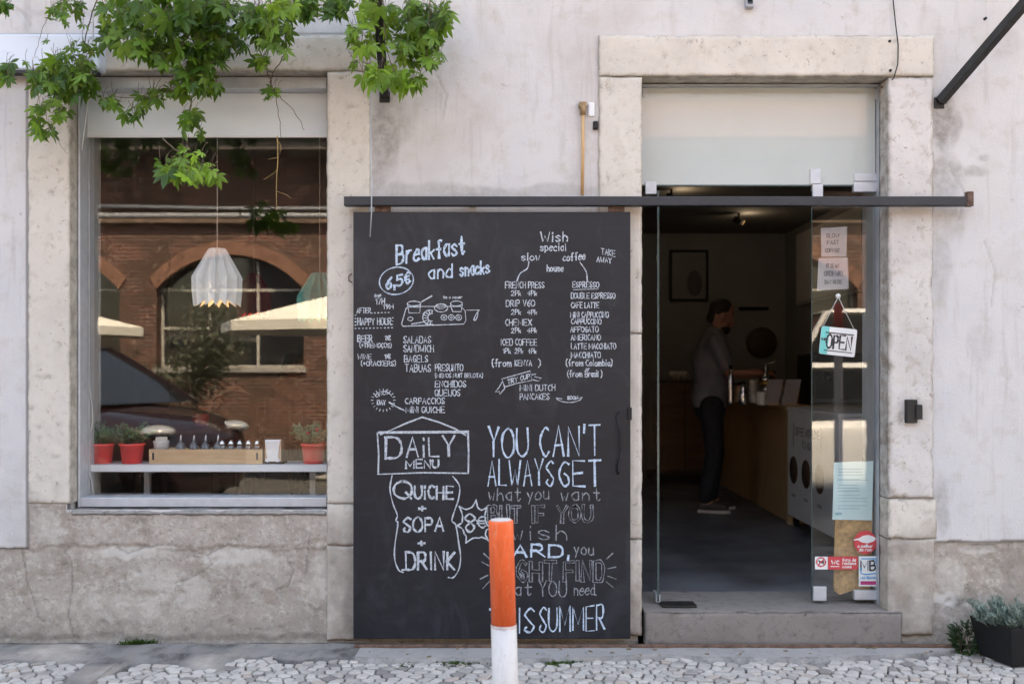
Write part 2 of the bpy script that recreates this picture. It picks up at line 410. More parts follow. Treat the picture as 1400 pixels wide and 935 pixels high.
M['eave'] = simple('dark_eave_boards', (0.10, 0.085, 0.075), 0.9, 0, 0.2, 6)
def make_board_mat():
    t = NT('chalkboard_paint'); cd = t.coord()
    a = t.noise(cd, 2.0, 5, 0.6, 0.6); b = t.noise(t.coord((1, 1, 4)), 7, 6, 0.7)
    c = t.ramp(a, [(0.3, (0.0075, 0.0088, 0.0135)), (0.7, (0.0105, 0.0122, 0.0185))])
    c = t.mix(t.ramp(b, [(0.5, 0.0), (0.75, 0.20)]), c, (0.05, 0.054, 0.066))
    c = t.mix(t.ramp(t.noise(t.coord((1.6, 1, 0.7)), 3.1, 5, 0.7, 1.2), [(0.52, 0.0), (0.72, 0.30)]), c, (0.06, 0.066, 0.082))
    c = t.mix(t.ramp(t.noise(cd, 40, 3, 0.8), [(0.68, 0.0), (0.74, 0.25)]), c, (0.10, 0.11, 0.12))
    t.color(c); t.bump(t.noise(cd, 160, 3), 0.12, 0.002); t.set(0.42, 0, 0.38)
    t.l(t.ramp(b, [(0.35, 0.36), (0.7, 0.52)]), t.b.inputs['Roughness']); return t.m
M['board'] = make_board_mat()
def make_chalk(name, c, cover):
    t = NT(name); cd = t.coord()
    f = t.ramp(t.noise(cd, 75, 5, 0.85), [(cover - 0.12, 1.0), (cover + 0.10, 0.18)])
    t.color(t.mix(f, (0.03, 0.032, 0.04), c)); return t.set(0.95, 0, 0.1)
M['chalk'] = make_chalk('white_chalk', (0.52, 0.56, 0.62), 0.57)
M['chalk_blue'] = make_chalk('bluish_chalk', (0.50, 0.61, 0.75), 0.58)
M['chalk_faint'] = make_chalk('faint_chalk', (0.34, 0.35, 0.38), 0.52)
def make_brick():
    t = NT('old_brick'); tc = t.n('TexCoord'); sp = t.n('SeparateXYZ'); cb = t.n('CombineXYZ')
    t.l(tc.outputs['Object'], sp.inputs[0]); t.l(sp.outputs[0], cb.inputs[0]); t.l(sp.outputs[2], cb.inputs[1])
    br = t.n('TexBrick'); t.l(cb.outputs[0], br.inputs['Vector'])
    br.inputs['Color1'].default_value = (0.165, 0.060, 0.045, 1); br.inputs['Color2'].default_value = (0.085, 0.04, 0.034, 1)
    br.inputs['Mortar'].default_value = (0.20, 0.16, 0.14, 1); br.inputs['Scale'].default_value = 1.0
    br.inputs['Mortar Size'].default_value = 0.011; br.inputs['Brick Width'].default_value = 0.24; br.inputs['Row Height'].default_value = 0.075
    br.inputs['Bias'].default_value = -0.1
    n = t.noise(tc.outputs['Object'], 1.1, 6, 0.65, 0.6)
    n2 = t.noise(tc.outputs['Object'], 5, 5, 0.7)
    c = t.mix(t.ramp(n, [(0.40, 0.0), (0.60, 0.8)]), br.outputs[0], (0.075, 0.05, 0.038))
    c = t.mix(t.ramp(n2, [(0.56, 0.0), (0.70, 0.7)]), c, (0.27, 0.19, 0.15))
    c = t.mix(t.ramp(t.noise(t.coord((1, 1, 3)), 2.2, 4, 0.6), [(0.5, 0.0), (0.66, 0.55)]), c, (0.05, 0.035, 0.03))
    t.color(c); t.bump(br.outputs['Fac'], -0.4, 0.01); return t.set(0.92, 0, 0.2)
M['brick'] = make_brick()
def make_cobble():
    t = NT('pale_limestone_setts'); a = t.attr('tint'); cd = t.coord()
    c = t.ramp(a, [(0.0, (0.22, 0.20, 0.19)), (0.35, (0.40, 0.37, 0.345)), (0.8, (0.54, 0.50, 0.465)), (1.0, (0.43, 0.36, 0.32))])
    c = t.mix(t.ramp(t.noise(cd, 45, 5, 0.7), [(0.45, 0.0), (0.75, 0.5)]), c, (0.24, 0.22, 0.21))
    t.color(c); t.bump(t.noise(cd, 120, 4), 0.5, 0.004); return t.set(0.8, 0, 0.2)
M['cobble'] = make_cobble()
# ================================================================ GROUND
def fbm(x, y, z=0.0, o=5):
    return noise.fractal(Vector((x, y, z)), 0.9, 2.1, o)
def sstep(a, b, x):
    t = max(0.0, min(1.0, (x - a) / (b - a))); return t * t * (3 - 2 * t)
def plerp(tab, x):
    if x <= tab[0][0]: return tab[0][1]
    for (a, b), (c, d) in zip(tab, tab[1:]):
        if x <= c: return b + (d - b) * (x - a) / (c - a)
    return tab[-1][1]

g = MB(); g.add([(-120, -140, -0.16), (120, -140, -0.16), (120, 60, -0.16), (-120, 60, -0.16)], [(0, 1, 2, 3)])
tag(g.build('street', M['asphalt']), 'grey asphalt street in front of the cafe', None, None, 'structure')
PAVE_Y = -2.35
p = MB(); p.box(-40, 40, PAVE_Y, 0.0, -0.15, -0.026)
tag(p.build('pavement_bed', M['earth']), 'dark sandy joints of the cobbled pavement', None, None, 'structure')
kb = MB()
for i in range(60):
    x = -30 + i * 1.0
    kb.box(x, x + 0.992, PAVE_Y - 0.15, PAVE_Y - 0.004, -0.15, 0.0 + random.uniform(-.003, .003))
tag(kb.build('pavement_kerb', M['concrete'], bevel=0.01), 'stone kerb along the outer edge of the pavement', None, None, 'structure')

# edge where setts end and cement begins (photo pixels -> ground)
EDGE = [(-400, 905), (0, 903), (40, 905), (56, 958), (124, 960), (136, 930), (175, 909), (240, 904), (270, 912), (312, 915), (322, 900), (365, 897), (400, 906),
        (440, 898), (480, 903), (560, 906), (700, 906), (800, 904), (900, 898), (960, 903), (1100, 904), (1230, 899), (1296, 893), (1330, 879), (1420, 878), (1800, 878)]
def edge_y(x):                        # world Y of that edge at world X
    y = -0.3
    for _ in range(6):
        px = 700 + x * F / (y - CAMY); y = fy(plerp(EDGE, px) + 0.0)
    return y
# hand-laid limestone setts: a Voronoi tiling clipped per stone, each with a domed, slightly tilted top
def setts():
    rnd = random.Random(3)
    pts = {}; sx, sy = 0.060, 0.052
    x0, x1, y0, y1 = -3.9, 3.9, PAVE_Y + 0.02, -0.01
    nx, ny = int((x1 - x0) / sx), int((y1 - y0) / sy)
    for j in range(-1, ny + 1):
        for i in range(-1, nx + 1):
            bx = x0 + (i + 0.5 + (0.5 if j % 2 else 0)) * sx; by = y0 + (j + .5) * sy
            w = noise.noise_vector(Vector((bx * 0.9, by * 0.9, 1.0)))
            pts[i, j] = (bx + w.x * 0.10 + rnd.uniform(-.33, .33) * sx, by + w.y * 0.10 + rnd.uniform(-.33, .33) * sy)
    mb = MB(); tint = []
    for (i, j), c in pts.items():
        if i < 0 or j < 0 or i >= nx or j >= ny: continue
        ey = edge_y(c[0])
        if c[1] > ey - 0.012 or c[1] > -0.03: continue
        poly = [(c[0]-.2, c[1]-.2), (c[0]+.2, c[1]-.2), (c[0]+.2, c[1]+.2), (c[0]-.2, c[1]+.2)]
        for dj in (-2, -1, 0, 1, 2):
            for di in (-2, -1, 0, 1, 2):
                q = pts.get((i + di, j + dj))
                if q is None or q is c: continue
                mx, my = (c[0]+q[0])/2, (c[1]+q[1])/2; nxv, nyv = q[0]-c[0], q[1]-c[1]
                out = []
                for k in range(len(poly)):
                    a, b = poly[k], poly[(k+1) % len(poly)]
                    da = (a[0]-mx)*nxv + (a[1]-my)*nyv; db = (b[0]-mx)*nxv + (b[1]-my)*nyv
                    if da <= 0: out.append(a)
                    if (da < 0) != (db < 0):
                        s = da / (da - db); out.append((a[0]+(b[0]-a[0])*s, a[1]+(b[1]-a[1])*s))
                poly = out
                if len(poly) < 3: break
            if len(poly) < 3: break
        if len(poly) < 3: continue
        # drop near-duplicate corners
        q = []
        for a in poly:
            if not q or math.hypot(a[0]-q[-1][0], a[1]-q[-1][1]) > 0.006: q.append(a)
        if len(q) > 3 and math.hypot(q[0][0]-q[-1][0], q[0][1]-q[-1][1]) < 0.006: q.pop()
        if len(q) < 3: continue
        cx = sum(a[0] for a in q)/len(q); cyy = sum(a[1] for a in q)/len(q)
        rad = sum(math.hypot(a[0]-cx, a[1]-cyy) for a in q)/len(q)
        k1 = max(0.3, 1 - 0.0056/rad); k2 = max(0.25, 1 - 0.0095/rad)
        h = rnd.uniform(-0.004, 0.004); tx, ty = rnd.uniform(-.07, .07), rnd.uniform(-.07, .07)
        n = len(q); vs = []
        for (k, z) in ((k1, -0.04), (k1, -0.004), (k2, 0.0)):
            for a in q:
                X = cx + (a[0]-cx)*k; Y = cyy + (a[1]-cyy)*k
                vs.append((X, Y, z + h + (X-cx)*tx + (Y-cyy)*ty))
        vs.append((cx, cyy, 0.001 + h))
        fs = []
        for lv in (0, 1):
            for a in range(n): fs.append((lv*n+a, lv*n+(a+1) % n, (lv+1)*n+(a+1) % n, (lv+1)*n+a))
        for a in range(n): fs.append((2*n+a, 2*n+(a+1) % n, 3*n))
        t = min(1, max(0, rnd.gauss(0.55, 0.25))); tint += [t] * len(vs)
        mb.add(vs, fs)
    o = mb.build('pavement', M['cobble'], attrs={'tint': tint}, fixn=False)
    tag(o, 'pale limestone cobbled pavement in front of the cafe', None, None, 'structure')
setts()
# patchy cement strip between setts and wall, left of the chalkboard
def cement():
    mb = MB(); nx, ny = 260, 14; x0, x1 = -4.2, fx(500)
    low = []; ed = []
    for i in range(nx + 1):
        x = x0 + (x1 - x0) * i / nx; e = edge_y(x) + 0.02 * fbm(x * 9, 3.0)
        for j in range(ny + 1):
            y = e + (0.012 - e) * j / ny
            z = -0.010 + 0.018 * sstep(0, 0.35, j / ny) + 0.006 * fbm(x * 4, y * 4) + 0.012 * j / ny
            if j == 0 or j == ny: z = -0.05
            if j == ny - 1: y = -0.030 + 0.010 * fbm(x * 7, 2.0); z -= 0.004
            if j == ny: y = -0.022
            mb.v.append((x, y, z)); low.append(max(0, min(1, 1.6*fbm(x*2.2, y*3, 6.0)))); ed.append(0.7 if j < 2 else max(0, min(1, 1.5*fbm(x*7, y*7, 3.3))))
    for i in range(nx):
        for j in range(ny):
            a = i * (ny + 1) + j; mb.f.append([a, a + ny + 1, a + ny + 2, a + 1]); mb.mi.append(0); mb.sm.append(True)
    tag(mb.build('pavement_cement', M['cement'], attrs={'low': low, 'edge': ed}), 'grey patched cement strip along the foot of the wall', None, None, 'structure')
cement()

# ================================================================ THE CAFE BUILDING
cafe = thing('cafe_building', 'pale plastered old building with stone-framed shop window and open doorway', 'building', (0, 0, 0))
# opening rectangles at the wall face
WX0, WX1, WZ0, WZ1 = fx(97), fx(447), fz(696), fz(99)
DX0, DX1, DZ0, DZ1 = fx(877.5), fx(1213), 0.0, fz(107)

def crackline(pts): return [(fx(a), fz(b)) for a, b in pts]
CR = [crackline(c) for c in (
    [(155,749),(172,757),(196,749),(222,745),(252,747),(268,757),(282,759),(300,750),(311,744),(330,751),(362,748),(392,747),(421,744),(424,730)],
    [(282,759),(290,772),(262,790),(238,798),(252,812)], [(392,762),(400,780),(392,803),(376,806)], [(28,752),(33,790),(44,820),(52,848),(60,850)],
    [(84,750),(97,768),(96,800),(92,840),(98,870)], [(424,730),(420,760),(417,782)], [(455,735),(470,738),(480,735)], [(462,770),(458,800),(463,838)],
    [(1275,745),(1268,765),(1255,800)], [(1275,260),(1264,235),(1275,215),(1270,190),(1277,150)], [(1300,235),(1318,262),(1312,300)],
    [(590,90),(610,130),(604,165)], [(1345,330),(1360,372),(1356,420)], [(20,10),(36,24),(42,38)])]
def seg_d(px, pz, a, b):
    vx, vz = b[0]-a[0], b[1]-a[1]; L = vx*vx + vz*vz
    t = max(0, min(1, ((px-a[0])*vx + (pz-a[1])*vz) / L)) if L else 0
    return math.hypot(px-a[0]-vx*t, pz-a[1]-vz*t)
# stains: (px, py, rx, ry, strength)
STAIN = [(527, 178, 24, 62, 0.75), (512, 235, 18, 45, 0.5), (545, 160, 26, 40, 0.45), (560, 262, 90, 12, 0.35), (650, 262, 90, 9, 0.5), (740, 262, 90, 8, 0.4), (840, 262, 40, 8, 0.3),
         (1290, 168, 17, 45, 0.9), (1302, 175, 14, 28, 0.7), (1290, 240, 26, 40, 0.5), (1332, 236, 18, 8, 0.5), (1345, 216, 8, 6, 0.4), (1300, 300, 26, 30, 0.35),
         (1285, 360, 14, 60, 0.35), (1365, 60, 30, 22, 0.2), (1340, 470, 20, 30, 0.2), (1288, 690, 12, 40, 0.5), (1395, 790, 30, 60, 0.5), (1370, 750, 70, 5, 0.5),
         (240, 871, 420, 5, 1.0), (240, 862, 300, 16, 0.35), (420, 868, 120, 9, 0.4), (1300, 868, 80, 12, 0.5), (60, 740, 60, 8, 0.25), (20, 700, 30, 60, 0.2), (100, 860, 110, 26, 0.3), (440, 850, 50, 30, 0.3),
         (470, 760, 16, 30, 0.45), (180, 780, 70, 30, 0.15), (330, 800, 60, 40, 0.12), (1262, 815, 12, 10, 0.7), (36, 20, 6, 30, 0.3), (90, 18, 80, 6, 0.25)]
PALE = [(175, 757, 40, 9, 0.8), (222, 752, 30, 8, 0.9), (300, 765, 22, 16, 0.8), (330, 760, 70, 12, 0.55), (210, 790, 40, 20, 0.4), (265, 815, 30, 24, 0.4), (65, 725, 22, 28, 0.5),
        (445, 790, 26, 60, 0.35), (150, 830, 70, 20, 0.3), (1330, 752, 40, 5, 0.7), (1300, 790, 26, 30, 0.5), (1290, 820, 18, 14, 0.8), (1350, 268, 40, 50, 0.25)]
def skin():
    mb = MB(); cell = 0.0085
    x0, x1, z0, z1 = -3.05, 3.05, 0.0, 3.75
    nx, nz = int((x1-x0)/cell), int((z1-z0)/cell)
    A = {k: [] for k in ('plinth', 'stain', 'pale', 'crack')}
    idx = {}
    sth = [(fx(a), fz(b), c/272.2, d/272.2, e) for a, b, c, d, e in STAIN]; pth = [(fx(a), fz(b), c/272.2, d/272.2, e) for a, b, c, d, e in PALE]
    crb = [(c, min(p[0] for p in c)-.05, max(p[0] for p in c)+.05, min(p[1] for p in c)-.05, max(p[1] for p in c)+.05) for c in CR]
    for j in range(nz + 1):
        z = z0 + j * cell; py = HOR - (z - CAMZ) * 272.2
        for i in range(nx + 1):
            x = x0 + i * cell; px = 700 + x * 272.2
            wob = fbm(x * 5, z * 5, 2.0, 4)
            # plinth boundary: straight ledge far left, ragged below the window, ledge at right
            if px < 38: b = 750
            elif px < 470: b = 700 if px > 90 else 690
            elif px > 1236: b = 741
            else: b = 700
            pl = sstep(-2, 3, py - b + 3 * wob)
            # smooth upper render under the window stands proud of the rough lower wall
            low = 0.0
            if pl > 0.01:
                lb = 747 + 9 * wob if px < 600 else 741
                low = sstep(-3, 3, py - lb)
            pits = max(0.0, fbm(x * 22, z * 22, 5.0, 4) - 0.25)
            h = 0.0016 * fbm(x * 1.3, z * 1.3, 0, 3) + 0.0006 * fbm(x * 9, z * 9, 1, 4)
            h += pl * (-0.004 + 0.0035 * fbm(x * 3.1, z * 3.1, 4, 5) - 0.010 * pits) + low * (-0.010 + 0.004 * wob)
            cr = 0.0
            for c, ax, bx, az, bz in crb:
                if ax < x < bx and az < z < bz:
                    xx = x + 0.006 * wob; zz = z + 0.007 * fbm(x * 30, z * 30, 9, 3)
                    d = min(seg_d(xx, zz, a, q) for a, q in zip(c, c[1:]))
                    cr = max(cr, 1 - sstep(0.001, 0.0065, d))
            h -= 0.004 * cr; cr *= 0.42 if py > 690 else 0.18
            st = 0.0
            for sx, sz, rx, rz, e in sth:
                u = (x - sx + 0.02*wob)/rx; v = (z - sz + 0.02*wob)/rz; q = u*u + v*v
                if q < 1.6: st = max(st, e * (1 - sstep(0.2, 1.5, q + 0.5 * wob)))
            pa = 0.0
            for sx, sz, rx, rz, e in pth:
                u = (x - sx)/rx; v = (z - sz)/rz; q = u*u + v*v
                if q < 1.8: pa = max(pa, e * (1 - sstep(0.3, 1.2, q + 1.1 * wob + 0.8 * fbm(x*25, z*25, 8, 4))))
            h += 0.003 * pa * pl
            # narrow joint at the left jamb edge and along the left ledge
            if abs(px - 37) < 1.7 and py < 752 and py > 98: cr = max(cr, 0.6)
            if px < 38 and abs(py - 750) < 1.8: cr = max(cr, 0.75)
            if px > 1280 and abs(py - 740) < 1.6 + 1.2 * wob: cr = max(cr, 0.5)
            if 0 < py - 46 < 2 and px < 500 and px > 135: cr = max(cr, 0.5)
            mb.v.append((x, -h, z)); A['plinth'].append(pl); A['stain'].append(st); A['pale'].append(pa); A['crack'].append(cr)
    e = 0.02
    for j in range(nz):
        zc = z0 + (j + .5) * cell
        for i in range(nx):
            xc = x0 + (i + .5) * cell
            if WX0 - e < xc < WX1 + e and WZ0 < zc < WZ1 + e: continue
            if DX0 - e < xc < DX1 + e and zc < DZ1 + e: continue
            a = j * (nx + 1) + i; mb.f.append([a, a+1, a+nx+2, a+nx+1]); mb.mi.append(0); mb.sm.append(True)
    # the flat continuation of the facade outside the picture
    n0 = len(mb.v)
    for (a0, a1, b0, b1) in ((-9, x0, 0, 7.6), (x1, 9, 0, 7.6), (x0, x1, z1, 7.6)):
        mb.smooth = False; mb.add([(a0, 0, b0), (a1, 0, b0), (a1, 0, b1), (a0, 0, b1)], [(0, 1, 2, 3)])
    for k in A: A[k] += [0.0] * (len(mb.v) - n0)
    o = mb.build('plaster_wall', M['skin'], cafe, attrs=A, fixn=False)
    return o
skin()
# masonry core behind the plaster, cut out round the openings
m = MB(); Yb, Ye = 0.03, 0.40
xs = [-9, WX0 - .015, WX1 + .015, DX0 - .015, DX1 + .015, 9]
m.box(xs[0], xs[1], Yb, Ye, 0, 7.6); m.box(xs[2], xs[3], Yb, Ye, 0, 7.6); m.box(xs[4], xs[5], Yb, Ye, 0, 7.6)
m.box(xs[1], xs[2], Yb, Ye, WZ1 + .015, 7.6); m.box(xs[1], xs[2], Yb, Ye, 0, WZ0 - 0.012)
m.box(xs[3], xs[4], Yb, Ye, DZ1 + .015, 7.6)
m.build('masonry_core', M['int_wall'], cafe)

def slab(x0, x1, z0, z1, yf, yb, name, mat, amp=0.004, freq=6, seed=0.0, chip=0.0065, cell=0.011, lowz=None, parent=cafe):
    """one dressed stone block: worn, chipped front and plain returns"""
    nx, nz = max(2, int((x1-x0)/cell)), max(2, int((z1-z0)/cell)); mb = MB(); ed = []; lw = []
    for j in range(nz + 1):
        for i in range(nx + 1):
            x = x0 + (x1-x0)*i/nx; z = z0 + (z1-z0)*j/nz
            d = min(x-x0, x1-x, z-z0, z1-z)
            w = fbm(x*14 + seed, z*14, seed, 4)
            e = 1 - sstep(0, chip * (1.4 + 2.4 * max(0, w + 0.15)), d)
            pit = max(0, fbm(x*28 + seed, z*28, seed+4, 3) - 0.42)
            y = yf - amp * fbm(x*freq + seed, z*freq, seed + 2, 4) + e * e * chip * (0.8 + 0.8 * w) + 0.012 * pit
            xx, zz = x, z
            if i in (0, nx): xx += (1 if i == 0 else -1) * max(0, 0.004 * (w + .3))
            if j in (0, nz): zz += (1 if j == 0 else -1) * max(0, 0.004 * (w + .3))
            mb.v.append((xx, y, zz)); ed.append(min(1, e + pit * 1.5))
            lw.append(0.0 if lowz is None else 1 - sstep(lowz - 0.12, lowz + 0.10, z + 0.14 * fbm(x*6+seed, z*6, 7, 4)))
    for j in range(nz):
        for i in range(nx):
            a = j*(nx+1) + i; mb.f.append([a, a+1, a+nx+2, a+nx+1]); mb.mi.append(0); mb.sm.append(True)
    ring = [i for i in range(nx+1)] + [j*(nx+1)+nx for j in range(1, nz+1)] + [nz*(nx+1)+i for i in range(nx-1, -1, -1)] + [j*(nx+1) for j in range(nz-1, 0, -1)]
    # returns in two steps so that the chipped arris stays soft
    n = len(mb.v)
    for r in ring:
        v = mb.v[r]; mb.v.append((v[0], yb, v[2])); ed.append(0.5); lw.append(lw[r])
    L = len(ring)
    for k in range(L):
        mb.f.append([ring[(k+1) % L], ring[k], n+k, n+(k+1) % L]); mb.mi.append(0); mb.sm.append(False)
    return mb.build(name, mat, parent, attrs={'edge': ed, 'low': lw}, fixn=False)

g2 = 0.002
# window surround
slab(fx(39), fx(507), fz(98.5), fz(49), -0.012, 0.20, 'window_lintel', M['stone'], seed=1.0)
slab(fx(39), fx(97), fz(688.3), fz(99.2), -0.010, 0.20, 'window_jamb', M['stone'], seed=2.0, lowz=fz(700))
slab(fx(447), fx(507), fz(688.3), fz(99.2), -0.011, 0.20, 'window_jamb', M['stone'], seed=3.0, lowz=fz(700))
slab(fx(447), fx(506), fz(745), fz(688.8), -0.010, 0.06, 'jamb_foot', M['stone'], seed=4.0, lowz=fz(715))
slab(fx(447), fx(505), fz(875), fz(745.6), -0.007, 0.06, 'jamb_foot', M['stone'], seed=5.0, lowz=fz(640), amp=0.008)
slab(WX0 + .003, WX1 - .003, WZ0 - 0.03, WZ0 - 0.004, -0.004, 0.24, 'window_ledge', M['concrete'], seed=6.0, chip=0.005)
# door surround
slab(fx(818), fx(1275), fz(106), fz(50), -0.020, 0.16, 'door_lintel', M['stone'], seed=7.0)
slab(fx(818), fx(877.5), fz(456), fz(106.6), -0.016, 0.16, 'door_jamb', M['stone'], seed=8.0)
slab(fx(818), fx(877.5), fz(736), fz(456.5), -0.015, 0.16, 'door_jamb', M['stone'], seed=8.7, lowz=fz(720), amp=0.006)
slab(fx(818), fx(877.5), fz(868), fz(736.5), -0.014, 0.16, 'door_jamb', M['stone'], seed=9.0, lowz=fz(770), amp=0.007)
slab(fx(1213), fx(1275), fz(681), fz(106.6), -0.016, 0.20, 'door_jamb', M['stone_worn'], seed=10.0, chip=0.010, amp=0.005)
slab(fx(1213), fx(1280), fz(736), fz(681.5), -0.013, 0.20, 'door_jamb', M['stone'], seed=11.0, chip=0.009, lowz=fz(730))
slab(fx(1213), fx(1276), fz(868), fz(736.5), -0.010, 0.20, 'door_jamb', M['stone'], seed=12.0, chip=0.010, lowz=fz(640), amp=0.009)
slab(fx(880), fx(1231), 0.0, fz(834.5), -0.030, 0.02, 'door_step', M['stone_grey'], seed=13.0, amp=0.003)
FLZ = fz(834.5)                                     # level of the step and of the floor inside
st = MB(); nx, ny = 60, 24; lw = []
for i in range(nx + 1):
    for j in range(ny + 1):
        x = fx(880) + .002 + (fx(1231) - fx(880) - .004) * i / nx; y = -0.028 + 0.46 * j / ny
        st.v.append((x, y, FLZ + 0.0015 * fbm(x * 5, y * 5) + 0.001 - (0.004 if j == 0 else 0))); lw.append(0.25 * max(0, fbm(x*3, y*5, 3)))
for i in range(nx):
    for j in range(ny):
        a = i*(ny+1)+j; st.f.append([a, a+ny+1, a+ny+2, a+1]); st.mi.append(0); st.sm.append(True)
st.build('door_sill', M['stone_grey'], cafe, attrs={'low': lw, 'edge': [0.0]*len(lw)})
dm = MB(); dm.box(fx(905, .05), fx(953, .05), 0.05, 0.16, FLZ + .004, FLZ + .012)
dm.build('floor_hinge_plate', M['black_steel'], cafe, bevel=0.002)

# shop window: slim metal frame, clear pane, frosted band on top
YG = 0.165
win = MB(); X0, X1 = WX0 + .002, WX1 - .002; zb = fz(680, .07); zt = fz(121, .07)
win.box(X0, X0 + .013, .07, .20, WZ0, WZ1 - .004)
win.box(X0 + .0135, X1 - .0125, .07, .20, WZ0 + .002, zb)
win.box(X0 + .0135, X1 - .0125, .07, .20, zt, WZ1 - .004)
win.box(X1 - .012, X1, .14, .20, WZ0, WZ1 - .004)
shop_window = win.build('shop_window', M['alu'], cafe, bevel=0.003)
w2 = MB(); w2.box(X0 + .0137, X1 - .013, YG - .005, YG + .005, zb + .001, zt - .001)
w2.build('pane', M['glass'], shop_window)
w3 = MB(); zf = fz(187, YG)
w3.box(X0 + .014, X1 - .0135, YG - .0075, YG - .0055, zf, zt - .002)
w3.build('frosted_band', M['film_pale'], shop_window)
w4 = MB(); w4.box(X0 + .014, X1 - .0135, YG - .014, YG - .0078, zf - .008, zf + .004)
w4.build('film_edge', M['white'], shop_window, bevel=.002)
w5 = MB(); w5.box(X0 + .0135, X0 + .0175, YG + .008, YG + .07, zb, zt - .01)
w5.build('inner_frame', M['alu'], shop_window, bevel=.002)

# glass entrance: transom panel, open leaf folded inwards, fixed side leaf, patch fittings
YD = 0.15
ent = MB()
ent.box(DX0 + .003, DX1 - .003, .10, .19, fz(117, .1), DZ1 - .003)
ent.box(fx(1197, YD), DX1 - .003, .10, .19, FLZ + .003, fz(117, .1) - .002)
ent.box(DX0 - .004, DX0 + .004, .11, .17, FLZ + .003, fz(117, .1) - .002)
entrance = ent.build('entrance_frame', M['alu_dull'], cafe, bevel=0.003)
tr = MB(); tx0, tx1, tz0, tz1 = DX0 + .006, fx(1196, YD), fz(253, YD), fz(118, YD)
tr.box(tx0, tx1, YD - .005, YD + .005, tz0, tz1)
tp = tr.build('transom_panel', M['film'], entrance)
tr = MB(); tr.box(tx0, tx1, YD - .0056, YD + .0056, tz0 - .008, tz0 - .0005)
tr.build('transom_edge', M['glass_edge'], entrance)
sideX0, sideX1 = fx(1110, YD), fx(1196, YD); lz1 = fz(262, YD); lz0 = fz(819, YD)
sd_ = MB(); sd_.box(sideX0, sideX1, YD - .005, YD + .005, lz0, lz1)
side = sd_.build('fixed_glass_leaf', M['glass_thin'], entrance)
e1 = MB(); e1.box(sideX0 - .003, sideX0 - .0003, YD - .0052, YD + .0052, lz0, lz1)
e1.build('leaf_edge', M['glass_edge'], entrance)
pf = MB(); pf.box(fx(1111, YD), fx(1129, YD), YD - .014, YD + .014, fz(820, YD), fz(801, YD)); pf.build('patch_fitting', M['alu'], entrance, bevel=0.002)
pf = MB(); pf.box(fx(1167, YD), fx(1207, YD), YD - .014, YD + .014, fz(819, YD), fz(806, YD)); pf.build('patch_fitting', M['alu'], entrance, bevel=0.002)
pf = MB(); pf.box(fx(1107, YD), fx(1121, YD), YD - .014, YD + .014, fz(252, YD), fz(232, YD)); pf.build('patch_fitting', M['alu'], entrance, bevel=0.002)
pf = MB(); pf.box(fx(1110, YD), fx(1124, YD), YD - .016, YD + .016, fz(270, YD), fz(253, YD)); pf.build('patch_fitting', M['alu'], entrance, bevel=0.002)
pf = MB(); pf.box(fx(1167, YD), fx(1208, YD), YD - .014, YD + .014, fz(248.5, YD), fz(238, YD)); pf.build('patch_fitting', M['alu'], entrance, bevel=0.002)
pf = MB(); pf.box(fx(1166, YD), fx(1209, YD), YD - .016, YD + .016, fz(263, YD), fz(249.5, YD)); pf.build('patch_fitting', M['alu'], entrance, bevel=0.002)
pf = MB(); pf.box(fx(878, YD), fx(884, YD), YD - .014, YD + .014, fz(134, YD), fz(122, YD)); pf.build('patch_fitting', M['alu'], entrance, bevel=0.002)
pf = MB(); pf.box(fx(1195, YD), fx(1203, YD), YD - .014, YD + .014, fz(137, YD), fz(123, YD)); pf.build('patch_fitting', M['alu'], entrance, bevel=0.002)
pf = MB(); pf.box(fx(882, YD), fx(897, YD), YD - .014, YD + .014, fz(266, YD), fz(249, YD)); pf.build('patch_fitting', M['alu'], entrance, bevel=0.002)
LX = fx(899, YD)
lf = MB(); lf.box(LX - .005, LX + .005, YD - .02, YD + .80, FLZ + .016, lz1)
leaf = lf.build('open_glass_leaf', M['glass_thin'], entrance)
e2 = MB(); e2.box(LX - .0052, LX + .0052, YD - .0235, YD - .0203, FLZ + .016, lz1)
e2.build('leaf_edge', M['glass_edge'], entrance)
e3 = MB(); e3.box(LX - .012, LX + .012, YD - .02, YD + .10, FLZ + .012, FLZ + .05)
e3.build('patch_fitting', M['alu_dull'], entrance, bevel=.002)

# interior shell
IX0, IX1, IY1, IZ1 = -4.2, 3.35, 7.2, 3.05
i_ = MB(); i_.add([(IX0, 0.34, FLZ - .004), (IX1, 0.34, FLZ - .004), (IX1, IY1, FLZ - .004), (IX0, IY1, FLZ - .004)], [(0, 1, 2, 3)])
i_.build('interior_floor', M['int_floor'], cafe)
i_ = MB(); i_.box(IX0 - .2, IX1 + .2, 0.40, IY1 + .2, IZ1, IZ1 + .2); i_.build('interior_ceiling', M['int_ceiling'], cafe)
i_ = MB(); i_.box(IX0 - .2, IX1 + .2, IY1, IY1 + .2, -.1, IZ1); i_.box(IX0 - .2, IX0, .4, IY1, -.1, IZ1); i_.box(IX1, IX1 + .2, .4, IY1, -.1, IZ1)
i_.build('interior_wall', M['int_wall'], cafe)
i_ = MB(); i_.box(-9, 9, .40, 9, 7.4, 7.6); i_.box(-9.3, 9.3, -.35, 9, 7.6, 7.75); i_.box(-9, -8.8, .4, 9, 0, 7.4); i_.box(8.8, 9, .4, 9, 0, 7.4); i_.box(-9, 9, 8.8, 9, 0, 7.4)
i_.build('upper_storey', M['int_wall'], cafe)
